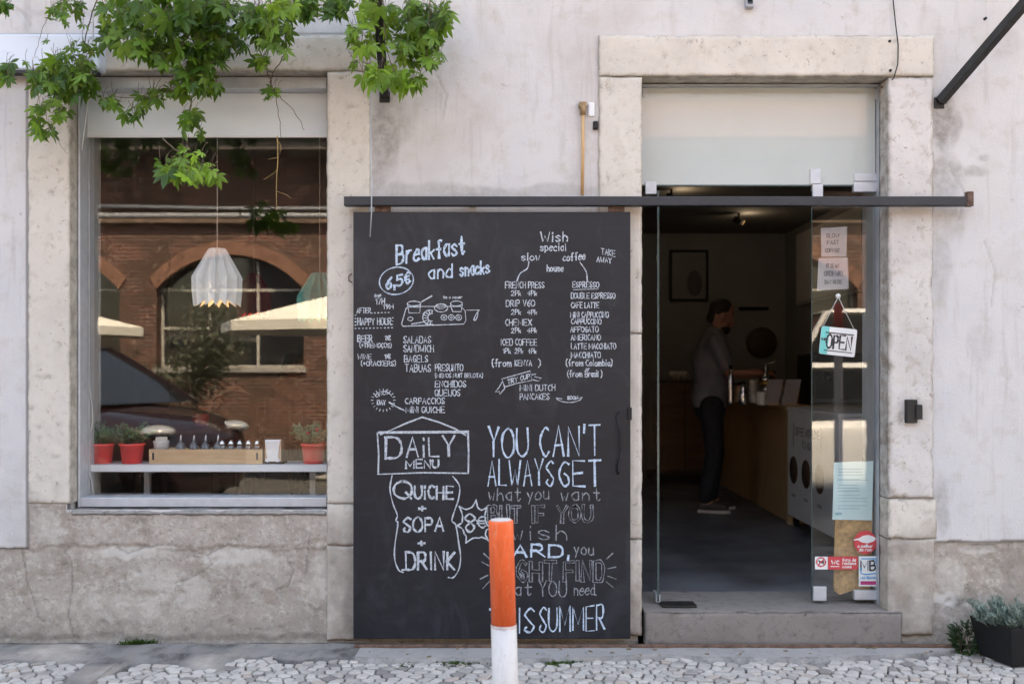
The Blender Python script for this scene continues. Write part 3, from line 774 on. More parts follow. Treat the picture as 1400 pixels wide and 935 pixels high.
# ================================================================ HANDWRITING (single-stroke alphabet)
# glyph: strokes of points "xy" (hex, baseline y=2, x-height 7, cap height a); c = curved, l = straight
GL = {k: v for k, v in (s.split(' ', 1) for s in """A l023a62 l1555
B l020a c0a4a584606 c0656644202
C c593a1806143253
D l020a c0a4a68644202
E l6a0a0262 l0656
F l6a0a02 l0656
G c593a180614325355 l3655
H l020a l626a l0666
I l1a12
J c4a43321203
K l020a l5a06 l0652
L l0a0252
M l020a448a82
N l020a626a
O c3a08043264683a
P l020a c0a4a584606
Q c3a08043264683a l4562
R l020a c0a4a584606 l2662
S c593a08174554320314
T l0a6a l3a32
U c0a04326 46a
V l0a326a
W l0a2247628a
X l026a l0a62
Y l0a366a l3632
Z l0a6a0262
0 c3a08043264683a
1 l082a22
2 c082a4a5702 l0262
3 c083a5836 c36543203
4 l424a0565
5 l5a0a07 c07375543220 3
6 c5a1705133254462615
7 l0a6a22
8 c36183a58361432543 6
9 c5736183a585532
€ c593a18143253 l0747 l0545
+ l3438 l1656
( c2b09060421
) c0b29262401
. l1213
, l1310
' l1a18
- l1646
a c4727052243 l4742
b l0a02 c0527454322 03
c c462705032243
d c462705032243 l4a42
e l0545 c454727050322 43
f c4a2a2822 l0636
g c462705032244 c4741200 1
h l0a02 c05274542
i l1712 l191a
j c272100
k l0a02 l4604 l1542
l l1a12
m l0702 c05273432 c35576462
n l0702 c05274542
o c27050322434527
p l0700 c0627454322 03
r l0702 c052747
s c46270615344322 03
t c2a233243 l0747
u c07032243 l4742
v l072247
w l0712253247
y l0723 l4710
z l07470242
Ç c593a1806143253 l3220""".split('\n'))}
def glyph(ch):
    src = GL[ch]; out = []
    for tok in src.split(' '):
        if tok and tok[0] in 'cl': out.append([tok[0], tok[1:]])
        else: out[-1][1] += tok          # continuation
    res = []
    for kind, s in out:
        res.append((kind, [(int(s[i], 16), int(s[i+1], 16)) for i in range(0, len(s) - 1, 2)]))
    return res
def catmull(p, n=5):
    if len(p) < 3: return p
    closed = p[0] == p[-1]; q = []
    m_ = len(p)
    for i in range(m_ - 1):
        p0 = p[i-1] if i > 0 else (p[-2] if closed else p[0]); p1 = p[i]; p2 = p[i+1]
        p3 = p[i+2] if i + 2 < m_ else (p[1] if closed else p[-1])
        for k in range(n):
            t = k / n; t2 = t*t; t3 = t2*t
            q.append(tuple(0.5*((2*b) + (-a + c)*t + (2*a - 5*b + 4*c - d)*t2 + (-a + 3*b - 3*c + d)*t3) for a, b, c, d in zip(p0, p1, p2, p3)))
    q.append(p[-1]); return q
class Pen:
    """collects strokes given in photo pixels on a plane Y and turns them into ribbons of chalk or ink"""
    def __init__(s, Y, thick=0.0006): s.Y = Y; s.mb = MB(); s.k = 0; s.rnd = random.Random(5); s.th = thick
    def stroke(s, pts, w):
        s.k = (s.k + 1) % 24
        Y = s.Y - s.th - s.k * 0.00006; n = len(pts); vs = []; wr = w / 2
        for i, p in enumerate(pts):
            a = pts[max(0, i-1)]; b = pts[min(n-1, i+1)]
            dx, dy = b[0]-a[0], b[1]-a[1]; L = math.hypot(dx, dy) or 1
            nx, ny = -dy/L, dx/L; ww = wr * (1 + 0.26 * s.rnd.uniform(-1, 1) + 0.22 * math.sin(i * 0.9 + s.k))
            ex = 0
            px, py = p
            if i == 0: px -= dx/L*wr*.8; py -= dy/L*wr*.8
            if i == n-1: px += dx/L*wr*.8; py += dy/L*wr*.8
            vs.append(P(px + nx*ww, py + ny*ww, Y)); vs.append(P(px - nx*ww, py - ny*ww, Y))
        fs = [(2*i, 2*i+1, 2*i+3, 2*i+2) for i in range(n-1)]
        s.mb.add(vs, fs)
    def line(s, pts, w=1.5, curve=False, jit=0.25):
        pts = [(a + s.rnd.uniform(-jit, jit), b + s.rnd.uniform(-jit, jit)) for a, b in pts] if pts[0] != pts[-1] else pts
        if curve: pts = catmull(pts)
        s.stroke(pts, w)
    def text(s, txt, x0, yb, x1, cap, w=1.6, y1=None, outline=False, jit=0.22, slant=0.0):
        """text from x0 to x1, baseline yb (y1 at the right end), cap height in pixels"""
        adv = []; x = 0.0
        for ch in txt:
            if ch == ' ': adv.append(None); x += 4.4; continue
            g = glyph(ch); mx = max(q[0] for _, st in g for q in st); mn = min(q[0] for _, st in g for q in st)
            wd = mx - mn; pad = 0.5 if wd < 2 else 0.0
            adv.append((x - mn + pad, g)); x += wd + 2*pad + (2.3 if not outline else 3.0)
        tot = max(0.5, x - 2.0); sx = (x1 - x0) / tot if tot > 1.2 else 1.0; sy = cap / 8.0
        y1 = yb if y1 is None else y1
        for a in adv:
            if a is None: continue
            ox, g = a; dy = s.rnd.uniform(-.3, .3); sc = 1 + s.rnd.uniform(-.05, .05)
            for kind, st in g:
                pts = [(ox + q[0] + s.rnd.uniform(-jit, jit), (q[1] - 2) * sc + dy * .6 + s.rnd.uniform(-jit, jit)) for q in st]
                if kind == 'c':
                    if st[0] == st[-1]: pts[-1] = pts[0]
                    pts = catmull(pts)
                q = []
                for u, v in pts:
                    X = x0 + (u + slant * v) * sx; base = yb + (y1 - yb) * u / tot
                    q.append((X, base - v * sy))
                if outline:
                    s.stroke(q, outline + 2*w)          # chalked letter with its heart left blank
                    outline_core.append((s.Y, q, outline))
                else: s.stroke(q, w)
    def circle(s, cx, cy, rx, ry, w=1.3, a0=0, a1=360, tilt=0, n=28):
        pts = []
        for i in range(n + 1):
            a = R(a0 + (a1 - a0) * i / n); u, v = rx*math.cos(a), ry*math.sin(a); t = R(tilt)
            pts.append((cx + u*math.cos(t) - v*math.sin(t), cy + u*math.sin(t) + v*math.cos(t)))
        s.stroke(pts, w)
    def dots(s, pts, n, w=1.5):
        tot = sum(math.hypot(b[0]-a[0], b[1]-a[1]) for a, b in zip(pts, pts[1:])); step = tot / n
        for a, b in zip(pts, pts[1:]):
            L = math.hypot(b[0]-a[0], b[1]-a[1]); k = max(1, round(L/step))
            for i in range(k):
                t = i / k; x = a[0]+(b[0]-a[0])*t; y = a[1]+(b[1]-a[1])*t
                s.stroke([(x - w*.4, y), (x + w*.4, y)], w)
    def build(s, name, mat, parent): return s.mb.build(name, mat, parent, fixn=False)
# ================================================================ CHALKBOARD DOOR ON ITS RAIL
YR = -0.10
r = MB(); r.box(fx(470, YR), fx(1330, YR), YR, YR + .05, fz(281, YR), fz(268.5, YR))
rail = r.build('sliding_rail', M['steel_dark'], None, bevel=0.003)
tag(rail, 'long dark steel rail fixed across the wall above the chalkboard and the doorway', 'rail')
for px in (486, 640, 860, 1260):
    r = MB(); r.box(fx(px, YR), fx(px + 10, YR), YR + .05, 0.02, fz(279, YR), fz(271, YR)); r.build('wall_bracket', M['black_steel'], rail)
r = MB(); r.box(fx(1322, YR), fx(1331, YR), YR - .004, YR + .03, fz(282, YR), fz(262, YR)); r.build('end_stop', M['rust'], rail, bevel=.002)
YB = -0.075
board = thing('chalkboard_door', 'large black sliding door covered in white chalk menus and lettering', 'chalkboard', (fx(672, YB), YB, fz(873, YB)))
b = MB(); b.box(fx(483, YB), fx(862, YB), YB, YB + .035, fz(873, YB), fz(290, YB))
b.build('panel', M['board'], board, bevel=0.002)
for px in (512, 832):
    b = MB(); b.box(fx(px, YB), fx(px + 22, YB), YB + .006, YB + .016, fz(289.5, YB), fz(276, YB)); b.build('hanger', M['rust'], board)
b = MB(); b.tube([P(846, 563, YB), P(843, 570, YB - .012), P(848.5, 590, YB - .03), P(848.5, 615, YB - .032), P(843, 640, YB - .012), P(845, 648, YB)], .005, 8)
b.build('pull_handle', M['black_plastic'], board)
b = MB(); b.box(fx(857.5, YB), fx(863.5, YB), YB - .012, YB + .02, fz(574, YB), fz(557, YB)); b.build('latch', M['black_plastic'], board, bevel=.002)

outline_core = []
def pen(): return Pen(YB)
q = pen()                                            # price and breakfast heading
q.text('Breakfast', 542, 361, 635, 24, 2.9, y1=347); q.text('and', 586, 381, 619, 19, 2.2, y1=379); q.text('snacks', 629, 378, 669, 18, 2.4, y1=373)
q.text('6,5€', 528, 396, 561, 15, 2.8, y1=386); q.circle(542, 384, 23.5, 18.5, 1.5, tilt=-12)
q.build('breakfast_heading', M['chalk_blue'], board)
q = pen()                                            # happy hour corner
q.text('from', 512, 407, 521, 4, 1.0, y1=405); q.text('17H', 514, 416, 526, 8, 1.3); q.text('19H', 524, 422, 538, 6, 1.4)
q.text('AFTER', 488, 428, 507, 7, 1.1); q.dots([(508, 428), (536, 427)], 6, 1.5); q.dots([(486, 431), (486, 449), (536, 448), (537, 430)], 17, 1.5)
q.text('HAPPY HOUR', 489, 444, 535, 9, 1.35); q.text('BEER', 489, 467, 509, 8.5, 1.3); q.text('1€', 526, 465, 534, 6.5, 1.4)
q.text('(+TREMOÇOS)', 492, 475, 535, 6, 1.15); q.text('WINE', 489, 491, 508, 7, 1.1); q.text('1€', 526, 490, 534, 6, 1.4); q.text('(+CRACKERS)', 494, 500, 541, 6.5, 1.15)
q.circle(524, 545, 12, 10, 1.0, 200, 340); q.text('ONCE', 514, 543, 531, 5, 1.1, y1=538); q.text('DAY', 516, 553, 527, 6, 1.4); q.line([(532, 550), (542, 556), (553, 561)], 1.8, True)
for k in range(20):
    a = R(k*18); q.stroke([(524 + 14*math.cos(a), 547 + 13*math.sin(a)), (524 + 16.5*math.cos(a), 547 + 15.5*math.sin(a))], 1.0)
q.build('happy_hour_note', M['chalk'], board)
q = pen()                                            # drawing of a bread board with snacks
q.line([(551, 446), (549, 443), (555, 422), (558, 419), (630, 419), (636, 425), (637, 438), (634, 443), (551, 446)], 1.0)
q.circle(566, 415, 9, 3.2, 1.3); q.line([(557, 416), (559, 428), (574, 428), (575, 416)], 1.4); q.line([(560, 420), (573, 420)], 1.1)
q.line([(576, 413), (590, 405)], 1.7); q.circle(603, 421, 9, 5.5, 1.2); q.circle(603, 419, 6, 3, .9)
q.line([(616, 417), (619, 426), (630, 426), (632, 416)], 1.2); q.circle(624, 415, 8, 3.5, 1.2); q.text('ta a cozer', 606, 408, 632, 3.5, 1.0)
for cx in (607, 617, 627): q.circle(cx, 434, 4, 3.6, 1.2); q.circle(cx, 434, 1.3, 1.2, .9)
q.circle(588, 434, 10, 10, 1.6, 70, 290); q.circle(590, 434, 5, 5, 1.3, 80, 280)
for a in range(90, 290, 28): q.stroke([(589+5*math.cos(R(a)), 434+5*math.sin(R(a))), (588+10*math.cos(R(a)), 434+10*math.sin(R(a)))], 1.3)
q.circle(561, 436, 3.5, 2.5, 1.1); q.line([(563, 443), (580, 440)], 1.6); q.line([(638, 424), (655, 424)], 1.0); q.line([(655, 424), (652, 428), (648, 436), (650, 438), (653, 431), (653, 426)], 1.3, True)
q.build('snack_drawing', M['chalk'], board)
q = pen()                                            # snack list
for t, x0, y, x1, c in (('SALADAS', 552, 469, 589, 9), ('SANDWICH', 552, 481, 593, 9), ('BAGELS', 553, 495, 585, 9), ('TABUAS', 554, 508, 589, 9.5), ('PRESUNTO', 595, 507, 633, 9),
    ('(MENOS NUIT BELOTA)', 595, 516, 660, 5.5), ('ENCHIDOS', 595, 529, 637, 8.5), ('QUEIJOS', 595, 541, 629, 8.5), ('CARPACCIOS', 554, 552, 608, 8), ('MINI QUICHE', 555, 564, 608, 8)):
    q.text(t, x0, y, x1, c, 1.25 if c > 6 else 1.0)
q.build('snack_list', M['chalk'], board)
q = pen()                                            # coffee heading
q.text('Wish', 739, 331, 776, 13, 1.7, y1=330); q.text('special', 739, 343, 774, 10, 1.4); q.text('slow', 713, 356, 738, 9.5, 1.5); q.text('coffee', 770, 357, 800, 10, 1.5, y1=355); q.text('house', 748, 371, 770, 9, 1.5)
q.text('TAKE', 822, 347, 841, 8, 1.2, y1=351); q.text('AWAY', 816, 358, 836, 7, 1.2, y1=360)
q.line([(723, 358), (721, 367), (711, 374), (707, 384)], 1.5, True); q.line([(793, 359), (799, 367), (802, 374), (803, 384)], 1.5, True)
q.build('coffee_heading', M['chalk'], board)
q = pen()                                            # slow coffee list
for t, x0, y, x1, c in (('FRENCH PRESS', 691, 394, 744, 8.5), ('2Pk', 699, 404, 712, 6.5), ('4Pk', 721, 404, 734, 6.5), ('DRIP V60', 692, 419, 731, 8.5), ('2Pk', 699, 430, 712, 6.5), ('4Pk', 721, 430, 734, 6.5),
    ('CHEMEX', 691, 445, 727, 8.5), ('2Pk', 699, 455, 712, 6.5), ('4Pk', 721, 455, 734, 6.5), ('ICED COFFEE', 685, 472, 734, 8.5), ('1Pk', 688, 483, 698, 6.5), ('2Pk', 704, 483, 715, 6.5), ('4Pk', 722, 483, 733, 6.5),
    ('KENYA', 704, 500, 727, 7.5), ('MINI DUTCH', 711, 534, 759, 8), ('PANCAKES', 711, 546, 751, 8)): q.text(t, x0, y, x1, c, 1.15)
q.text('(from', 673, 501, 699, 9.5, 1.4); q.text(')', 736, 501, 739, 9.5, 1.4)
q.line([(690, 529), (686, 518), (725, 507), (727, 520), (706, 524), (690, 529)], 1.3); q.text('TRY CUP', 694, 525, 724, 6, 1.2, y1=517)
q.line([(727, 512), (733, 511), (731, 515), (740, 517), (736, 521), (729, 519)], 1.2); q.line([(687, 521), (682, 530), (677, 536), (683, 535), (683, 539), (690, 531), (689, 527)], 1.3)
q.circle(778, 542, 18, 8, 1.1, 15, 165); q.line([(761, 544), (768, 545)], 1.0); q.text('SOON', 776, 546, 790, 4.5, 1.3); q.line([(788, 545), (796, 543)], 1.0)
q.build('slow_coffee_list', M['chalk'], board)
q = pen()                                            # espresso list
for t, x0, y, x1, c in (('ESPRESSO', 783, 393, 819, 7.5), ('DOUBLE ESPRESSO', 781, 408, 841, 7.5), ('CAFE LATTE', 781, 421, 819, 7.5), ('MINI CAPPUCCINO', 780, 434, 832, 7.5), ('CAPPUCCINO', 781, 443, 822, 7),
    ('AFFOGATO', 780, 454, 818, 7.5), ('AMERICANO', 781, 465, 821, 7.5), ('LATTE MACCHIATO', 781, 477, 842, 7.5), ('MACCHIATO', 781, 489, 821, 7.5)): q.text(t, x0, y, x1, c, 1.15)
q.line([(784, 396), (818, 395)], 1.0); q.line([(794, 412.5), (795, 413.5)], 1); q.text('(from', 774, 500, 797, 8.5, 1.3); q.text('Colombia)', 801, 500, 837, 8.5, 1.3); q.text('or', 801, 507, 806, 5, 1.0); q.text('(from', 776, 515, 796, 8, 1.2); q.text('Brasil )', 800, 515, 823, 8, 1.3)
q.build('espresso_list', M['chalk'], board)
q = pen()                                            # daily menu sign
q.line([(518, 591), (640, 590)], 2.6); q.line([(640, 590), (640.5, 619), (640, 647)], 2.4); q.line([(640, 647), (580, 646), (517, 648)], 2.2); q.line([(517, 648), (518, 620), (516, 592)], 2.2)
q.line([(520, 594), (534, 588), (556, 578), (577, 570), (600, 577), (622, 586), (637, 595)], 2.0); q.text('D', 527, 626, 550, 28, 3.0); q.text('AiLY', 556, 625, 622, 26, 2.8, y1=623); q.text('MENU', 555, 640, 600, 11, 2.5, y1=639)
q.text('Q', 540, 681, 563, 23, 2.9); q.text('UiCHE', 567, 681, 620, 17, 2.8, y1=682); q.text('+', 573, 700.5, 582, 11, 2.8); q.text('SOPA', 552, 727, 607, 19, 2.8, y1=725); q.text('+', 572, 748, 581, 11, 2.8); q.text('DRINK', 555, 778, 622, 24, 2.9)
q.line([(550, 779), (556, 778)], 2.6)
q.line([(536, 650), (533, 668), (537, 688), (543, 704), (541, 711), (544, 716), (540, 745), (540, 765), (545, 779), (551, 782)], 1.7, True)
q.line([(619, 651), (628, 664), (627, 682), (620, 702), (618, 712), (623, 718), (627, 740), (630, 762), (627, 779), (620, 789), (613, 789)], 1.7, True)
S8 = [(625, 718), (632, 712), (628, 692), (641, 695), (651, 683), (656, 696), (666, 693), (664, 712), (672, 722), (664, 728), (668, 739), (655, 735), (637, 742), (635, 730), (625, 718)]
for a, c in zip(S8, S8[1:]):
    mx, my = (a[0]+c[0])/2, (a[1]+c[1])/2; q.stroke(catmull([a, (mx + (648-mx)*.12, my + (714-my)*.12), c]), 1.9)
q.text('8', 636, 727, 650, 25, 2.6); q.text('€', 652, 721, 665, 15, 2.2)
q.build('daily_menu', M['chalk'], board)
q = pen()                                            # big motto
q.text('YOU', 668, 624, 722, 39, 2.6); q.text("CAN'T", 738, 624, 821, 40, 2.5, y1=622); q.text('ALWAYS', 667, 663, 757, 34, 2.1); q.text('GET', 764, 664, 822, 35, 2.6)
q.text('IS', 709, 864, 731, 32, 2.4); q.text('SUMMER', 738, 864, 827, 33, 2.1, y1=860); q.text('TH', 670, 865, 703, 31, 2.8); q.text('ARD,', 702, 761, 779, 17, 2.9); q.text('H', 676, 763, 698, 18, 2.9)
q.build('motto_lettering', M['chalk_blue'], board)
q = pen()
q.text('what', 668, 684, 712, 17, 1.5); q.text('you', 721, 684, 751, 17, 1.4, y1=682); q.text('want', 767, 684, 821, 17, 1.5); q.text('BUT', 669, 713, 712, 22, 1.2, outline=2.3); q.text('IF', 728, 713, 745, 22, 1.2, outline=2.3); q.text('YOU', 763, 713, 811, 22, 1.2, outline=2.3)
q.text('wish', 700, 738, 776, 20, 1.5); q.text('you', 785, 758, 812, 16, 1.5); q.text('MI', 674, 793, 698, 26, 1.2, outline=2.6); q.text('GHT', 707, 793, 762, 26, 1.2, outline=2.6); q.text('FIND', 772, 793, 826, 26, 1.2, outline=2.6)
for x in range(709, 722): q.line([(x, 783 + (x % 3)), (x + 2, 789)], 1.0)
q.text('what', 676, 815, 727, 18, 1.5, y1=813); q.text('YOU', 737, 815, 775, 21, 1.5); q.text('need', 785, 813, 813, 15, 1.5); q.line([(814, 813), (815, 813.5)], 1.5)
for a in (((829, 764), (838, 756)), ((831, 777), (842, 775)), ((831, 787), (842, 791)), ((829, 795), (839, 803)), ((670, 764), (661, 756)), ((668, 773), (659, 768)), ((667, 786), (657, 791)), ((669, 794), (660, 804))): q.line(a, 1.5)
q.build('motto_small_lettering', M['chalk_faint'], board)
q = Pen(YB, .0022)
for _, pts_, w_ in outline_core: q.stroke(pts_, w_)
q.build('letter_hearts', M['board'], board)

tk = MB(); tk.box(fx(484, -.1), fx(1302, -.1), -.105, -.085, 0.0, .030); tk.box(fx(484, -.1), fx(1302, -.1), -.0848, -.012, 0.0, .012)
tag(tk.build('floor_track', M['rust'], None, bevel=.003), 'rusty steel floor track along the base of the chalkboard and step', 'track')
kx0, kx1 = fx(488, -.2), fx(1322, -.2)
kt = MB(); low = []; ed = []; nx, ny = 300, 14
for i in range(nx + 1):
    x = kx0 + (kx1 - kx0) * i / nx; e = edge_y(x) + 0.008 * fbm(x * 8, 1.0) - 0.012
    for j in range(ny + 1):
        y = -0.1055 + (e + 0.1055) * max(0, j - 0) / ny; w = fbm(x * 6, y * 6, 2)
        kt.v.append((x, y, (0.016 + .003 * w) if j < ny - 1 else (0.008 if j == ny - 1 else -.03))); low.append(max(0, .35 * w)); ed.append(0.8 if j > ny - 3 else 0.15 * max(0, w))
for i in range(nx):
    for j in range(ny):
        a = i*(ny+1)+j; kt.f.append([a, a+1, a+ny+2, a+ny+1]); kt.mi.append(0); kt.sm.append(True)
tag(kt.build('threshold_kerb', M['concrete'], None, attrs={'low': low, 'edge': ed}), 'pale concrete strip under the sliding chalkboard and step', None, None, 'structure')

# ================================================================ BOLLARD
d = 3.5; by = CAMY + d; bx = (687.5 - 700) * d / F
bol = thing('bollard', 'orange and white round street bollard leaning slightly before the chalkboard', 'bollard', (bx, by, -0.02))
ztop = CAMZ - (711 - HOR) * d / F; zmid = CAMZ - (853 - HOR) * d / F; rb = 17.0 * d / F
def bpt(z): return Vector((bx - 0.027 * (z - 0.6), by, z))
m = MB(); m.tube([bpt(-.02), bpt(zmid - .001)], rb * 1.04, 32); m.build('lower_post', M['post_white'], bol)
m = MB(); m.tube([bpt(zmid), bpt(ztop - .006), bpt(ztop - .001), bpt(ztop)], [rb, rb, rb * .985, rb * .9], 32); m.build('upper_sleeve', M['orange'], bol)
m = MB(); m.tube([bpt(ztop + .0005), bpt(ztop + .004)], [rb * .88, rb * .80], 32); m.build('cap', M['post_white'], bol)
# chipped lower rim of the paint
m = MB(); n = 48; vs = []
c0 = bpt(zmid)
for k in range(n + 1):
    a = 2*math.pi*k/n; dz = .008 + .006 * abs(fbm(k*.9, 2.0))
    for zz in (zmid - dz, zmid + .002): vs.append(bpt(zz) + Vector((math.cos(a), math.sin(a), 0)) * (rb * 1.047))
m.add(vs, [(2*k, 2*k+2, 2*k+3, 2*k+1) for k in range(n)]); m.build('worn_collar', simple('worn_grey_band', (0.55, 0.46, 0.44), .7, 0, .3, 60), bol)

# ================================================================ THINGS FIXED TO THE WALL
def bracket(px0, py0, dx, label):
    a = P(px0, py0, -.004); t = Vector((dx, -.80, .72)); b = a + t
    k = thing('canopy_bracket', label, 'bracket', a, 'slanting steel brackets on the wall')
    m = MB(); m.bar(a + t * .01, b, .042, .042); m.build('strut', M['black_steel'], k, bevel=.003)
    m = MB(); m.box(a.x - .026, a.x + .026, -.008, -.001, a.z - .028, a.z + .028); m.build('wall_plate', M['black_steel'], k, bevel=.003)
bracket(526, 133, 0.03, 'black slanting steel strut on the wall among the vine leaves')
bracket(1284, 141, 0.46, 'black slanting steel strut on the bare wall right of the door lintel')
c = MB(); c.bar((-9, -.80, 3.52), (9, -.80, 3.52), .05, .05); c.bar((-9, -.02, 3.62), (9, -.02, 3.62), .04, .04)
for x in (-6.2, -4.3, -2.4, -0.5, 2.7, 4.6): c.bar((x, -.80, 3.56), (x, -.02, 3.62), .03, .03)
tag(c.build('canopy', M['black_steel'], None, bevel=.003), 'black steel canopy frame above the shop front, carrying the vine', 'canopy frame')
pp = thing('wall_pipe', 'thin tan pipe running down the plaster beside the door lintel', 'pipe', P(797, 268, -.02))
m = MB(); m.tube([P(796, 267, -.02), P(797, 200, -.02), P(797, 150, -.02)], .0085, 12); m.build('pipe', M['pipe'], pp)
m = MB(); m.tube([P(797, 157, -.02), P(797, 142, -.02)], .014, 12); m.tube([P(791, 146, -.022), P(801, 146, -.022)], .010, 12); m.box(fx(792, -.02), fx(802, -.02), -.03, 0.0, fz(146, -.02), fz(140, -.02)); m.build('tap_fitting', simple('tarnished_brass', (.30, .19, .10), .5, .5, .2, 20), pp)
m = MB(); m.box(fx(804), fx(812.5), -.012, .004, fz(160), fz(141)); tag(m.build('junction_plate', M['white'], None, bevel=.006), 'small white cover plate on the wall beside the tan pipe', 'cover plate')
m = MB(); m.box(fx(810.5), fx(817), -.022, .004, fz(178), fz(167)); tag(m.build('door_sensor', M['black_plastic'], None, bevel=.004), 'tiny black box on the plaster left of the door surround', 'sensor')
lk = thing('wall_catch', 'black metal door catch on the stone right of the doorway', 'catch', P(1247, 577, -.02))
m = MB(); m.box(fx(1237, -.02), fx(1252, -.02), -.045, -.012, fz(578, -.02), fz(546, -.02)); m.build('body', M['black_steel'], lk, bevel=.004)
m = MB(); m.box(fx(1250, -.03), fx(1259, -.03), -.055, -.02, fz(573, -.03), fz(553, -.03)); m.build('tongue', M['black_steel'], lk, bevel=.004)
ic = thing('wall_sensor', 'small grey box high on the wall above the door lintel', 'sensor', P(1026, 10, -.02))
m = MB(); m.box(fx(1020, -.03), fx(1031, -.03), -.04, .004, fz(10, -.03), fz(-12, -.03)); m.build('casing', M['alu_dull'], ic, bevel=.004)
m = MB(); m.box(fx(1022, -.04), fx(1029, -.04), -.0445, -.0395, fz(6, -.04), fz(-2, -.04)); m.build('lens', M['car_glass'], ic)
def cable(name, pts, r, mat, label, cat='cable'):
    q = catmull([tuple(p) for p in pts], 6) if len(pts[0]) == 2 else pts
    m = MB(); m.tube(q, r, 6); return tag(m.build(name, mat), label, cat)
cable('hanging_cable', [P(a, b, y) for a, b, y in [(1219, -40, -.02), (1221, 0, -.02), (1224, 30, -.024), (1228, 62, -.03), (1227.5, 88, -.032), (1222, 107, -.028), (1212, 117, .03), (1205, 120, .08)]], .0028, M['black_plastic'], 'thin black cable dangling over the door lintel')
cable('bead_chain', [P(a, b, y) for a, b, y in [(506.5, 120, -.13), (507, 200, -.13), (508, 262, -.13), (508, 290, -.13), (506, 324, -.13)]], .0030, M['alu_dull'], 'thin pull cord hanging over the corner of the chalkboard', 'cord')
cable('vine_wire', [P(a, b, y) for a, b, y in [(128.5, -40, -.2), (127.5, 40, -.2), (124, 110, -.2), (117, 170, -.16), (112, 205, -.1)]], .0028, M['cord_white'], 'thin white wire hanging from the vine left of the shop window', 'wire')
m = MB(); m.tube([P(481, 374, -.01), P(477, 377, -.02), P(477, 384, -.02), P(481, 386, -.02)], .0028, 6); tag(m.build('wall_hook', M['rust']), 'small rusty hook on the stone jamb left of the chalkboard', 'hook')
for k, (px, py) in enumerate(((1216, 57), (1217, 97), (1347, 26))):
    m = MB(); m.lathe([(0, -.012), (.006, -.010), (.008, .006)], P(px, py, -.02), 10, 'Y'); tag(m.build('wall_bolt', M['black_steel']), ['black bolt head on the door lintel, upper of the two by the dangling cable', 'black bolt head on the door lintel, lower of the two by the dangling cable', 'black bolt head in the plaster beside the bare slanting strut'][k], 'bolt', 'bolt heads in the wall')
ab = thing('awning_box', 'pale blue-white metal awning box on the wall left of the shop window', 'awning box', P(50, 97, -.08))
m = MB(); x0, x1 = -3.4, fx(137, -.08); zb_, zt_ = fz(96, -.08), fz(47, -.08)
m.prism([(x0, zb_), (x1, zb_), (x1, zt_), (x0, zt_)], -.085, -.002); m.build('cassette', simple('pale_blue_enamel', (.60, .66, .76), .3, 0, .03, 2, coat=.5), ab, bevel=.012, bseg=3)
m = MB(); m.box(x0, x1 - .02, -.075, -.02, zb_ - .012, zb_ - .001); m.build('slot_strip', M['steel_dark'], ab)
m = MB(); m.box(x0, x1 + .004, -.07, -.002, zt_ + .001, zt_ + .008); m.build('top_flashing', M['alu_dull'], ab)

# ================================================================ VINE
LEAFLET = [(0, 0), (.16, .22), (.235, .46), (.17, .72), (.05, .93), (0, 1.0), (-.05, .93), (-.17, .72), (-.235, .46), (-.16, .22)]
def leaflet(mb, tint, base, dirv, nrm, L, t, curl):
    dirv = dirv.normalized(); side = dirv.cross(nrm).normalized(); n = side.cross(dirv).normalized()
    vs = []
    mids = (0.0, .22, .46, .72, .93, 1.0)
    def pos(u, v): return base + dirv * (v * L) + side * (u * L) + n * (-abs(u) * L * .32 + curl * L * v * v * -1)
    left = [pos(-u, v) for u, v in ((.10, .18), (.18, .42), (.15, .66), (.055, .87))]
    right = [pos(u, v) for u, v in ((.10, .18), (.18, .42), (.15, .66), (.055, .87))]
    mid = [pos(0, v) for v in (0, .2, .42, .68, .88, 1.0)]
    vs = mid + left + right
    fs = [(0, 1, 6), (1, 2, 7, 6), (2, 3, 8, 7), (3, 4, 9, 8), (4, 5, 9), (0, 10, 1), (1, 10, 11, 2), (2, 11, 12, 3), (3, 12, 13, 4), (4, 13, 5)]
    mb.smooth = True; mb.add(vs, fs); mb.smooth = False
    tint += [max(0, min(1, t + random.uniform(-.06, .06)))] * len(vs)
def palmate(mb, tint, stems, p, size, t, face=None, droop=None):
    f = face or Vector((random.uniform(-.95, .95), random.uniform(-1, -.05), random.uniform(-.3, .9)))
    f.normalize()
    dn = droop or Vector((random.uniform(-.75, .75), random.uniform(-.5, .1), -1))
    dn = (dn - f * dn.dot(f)).normalized()
    curl = random.uniform(.02, .28)
    if stems is not None:
        up = p + Vector((random.uniform(-.03, .03), random.uniform(0, .03), random.uniform(.03, .07)))
        stems.tube([up, (up + p)/2 + Vector((0, -.006, .004)), p], .0011, 4, False)
    for a, s in ((-96, .60), (-46, .88), (0, 1.0), (46, .88), (96, .60)):
        dv = Matrix.Rotation(R(a * random.uniform(.75, .95)), 3, f) @ dn
        leaflet(mb, tint, p + dv * size * .07, dv + f * random.uniform(-.2, .1), f, size * s * random.uniform(.85, 1.1), t, curl)
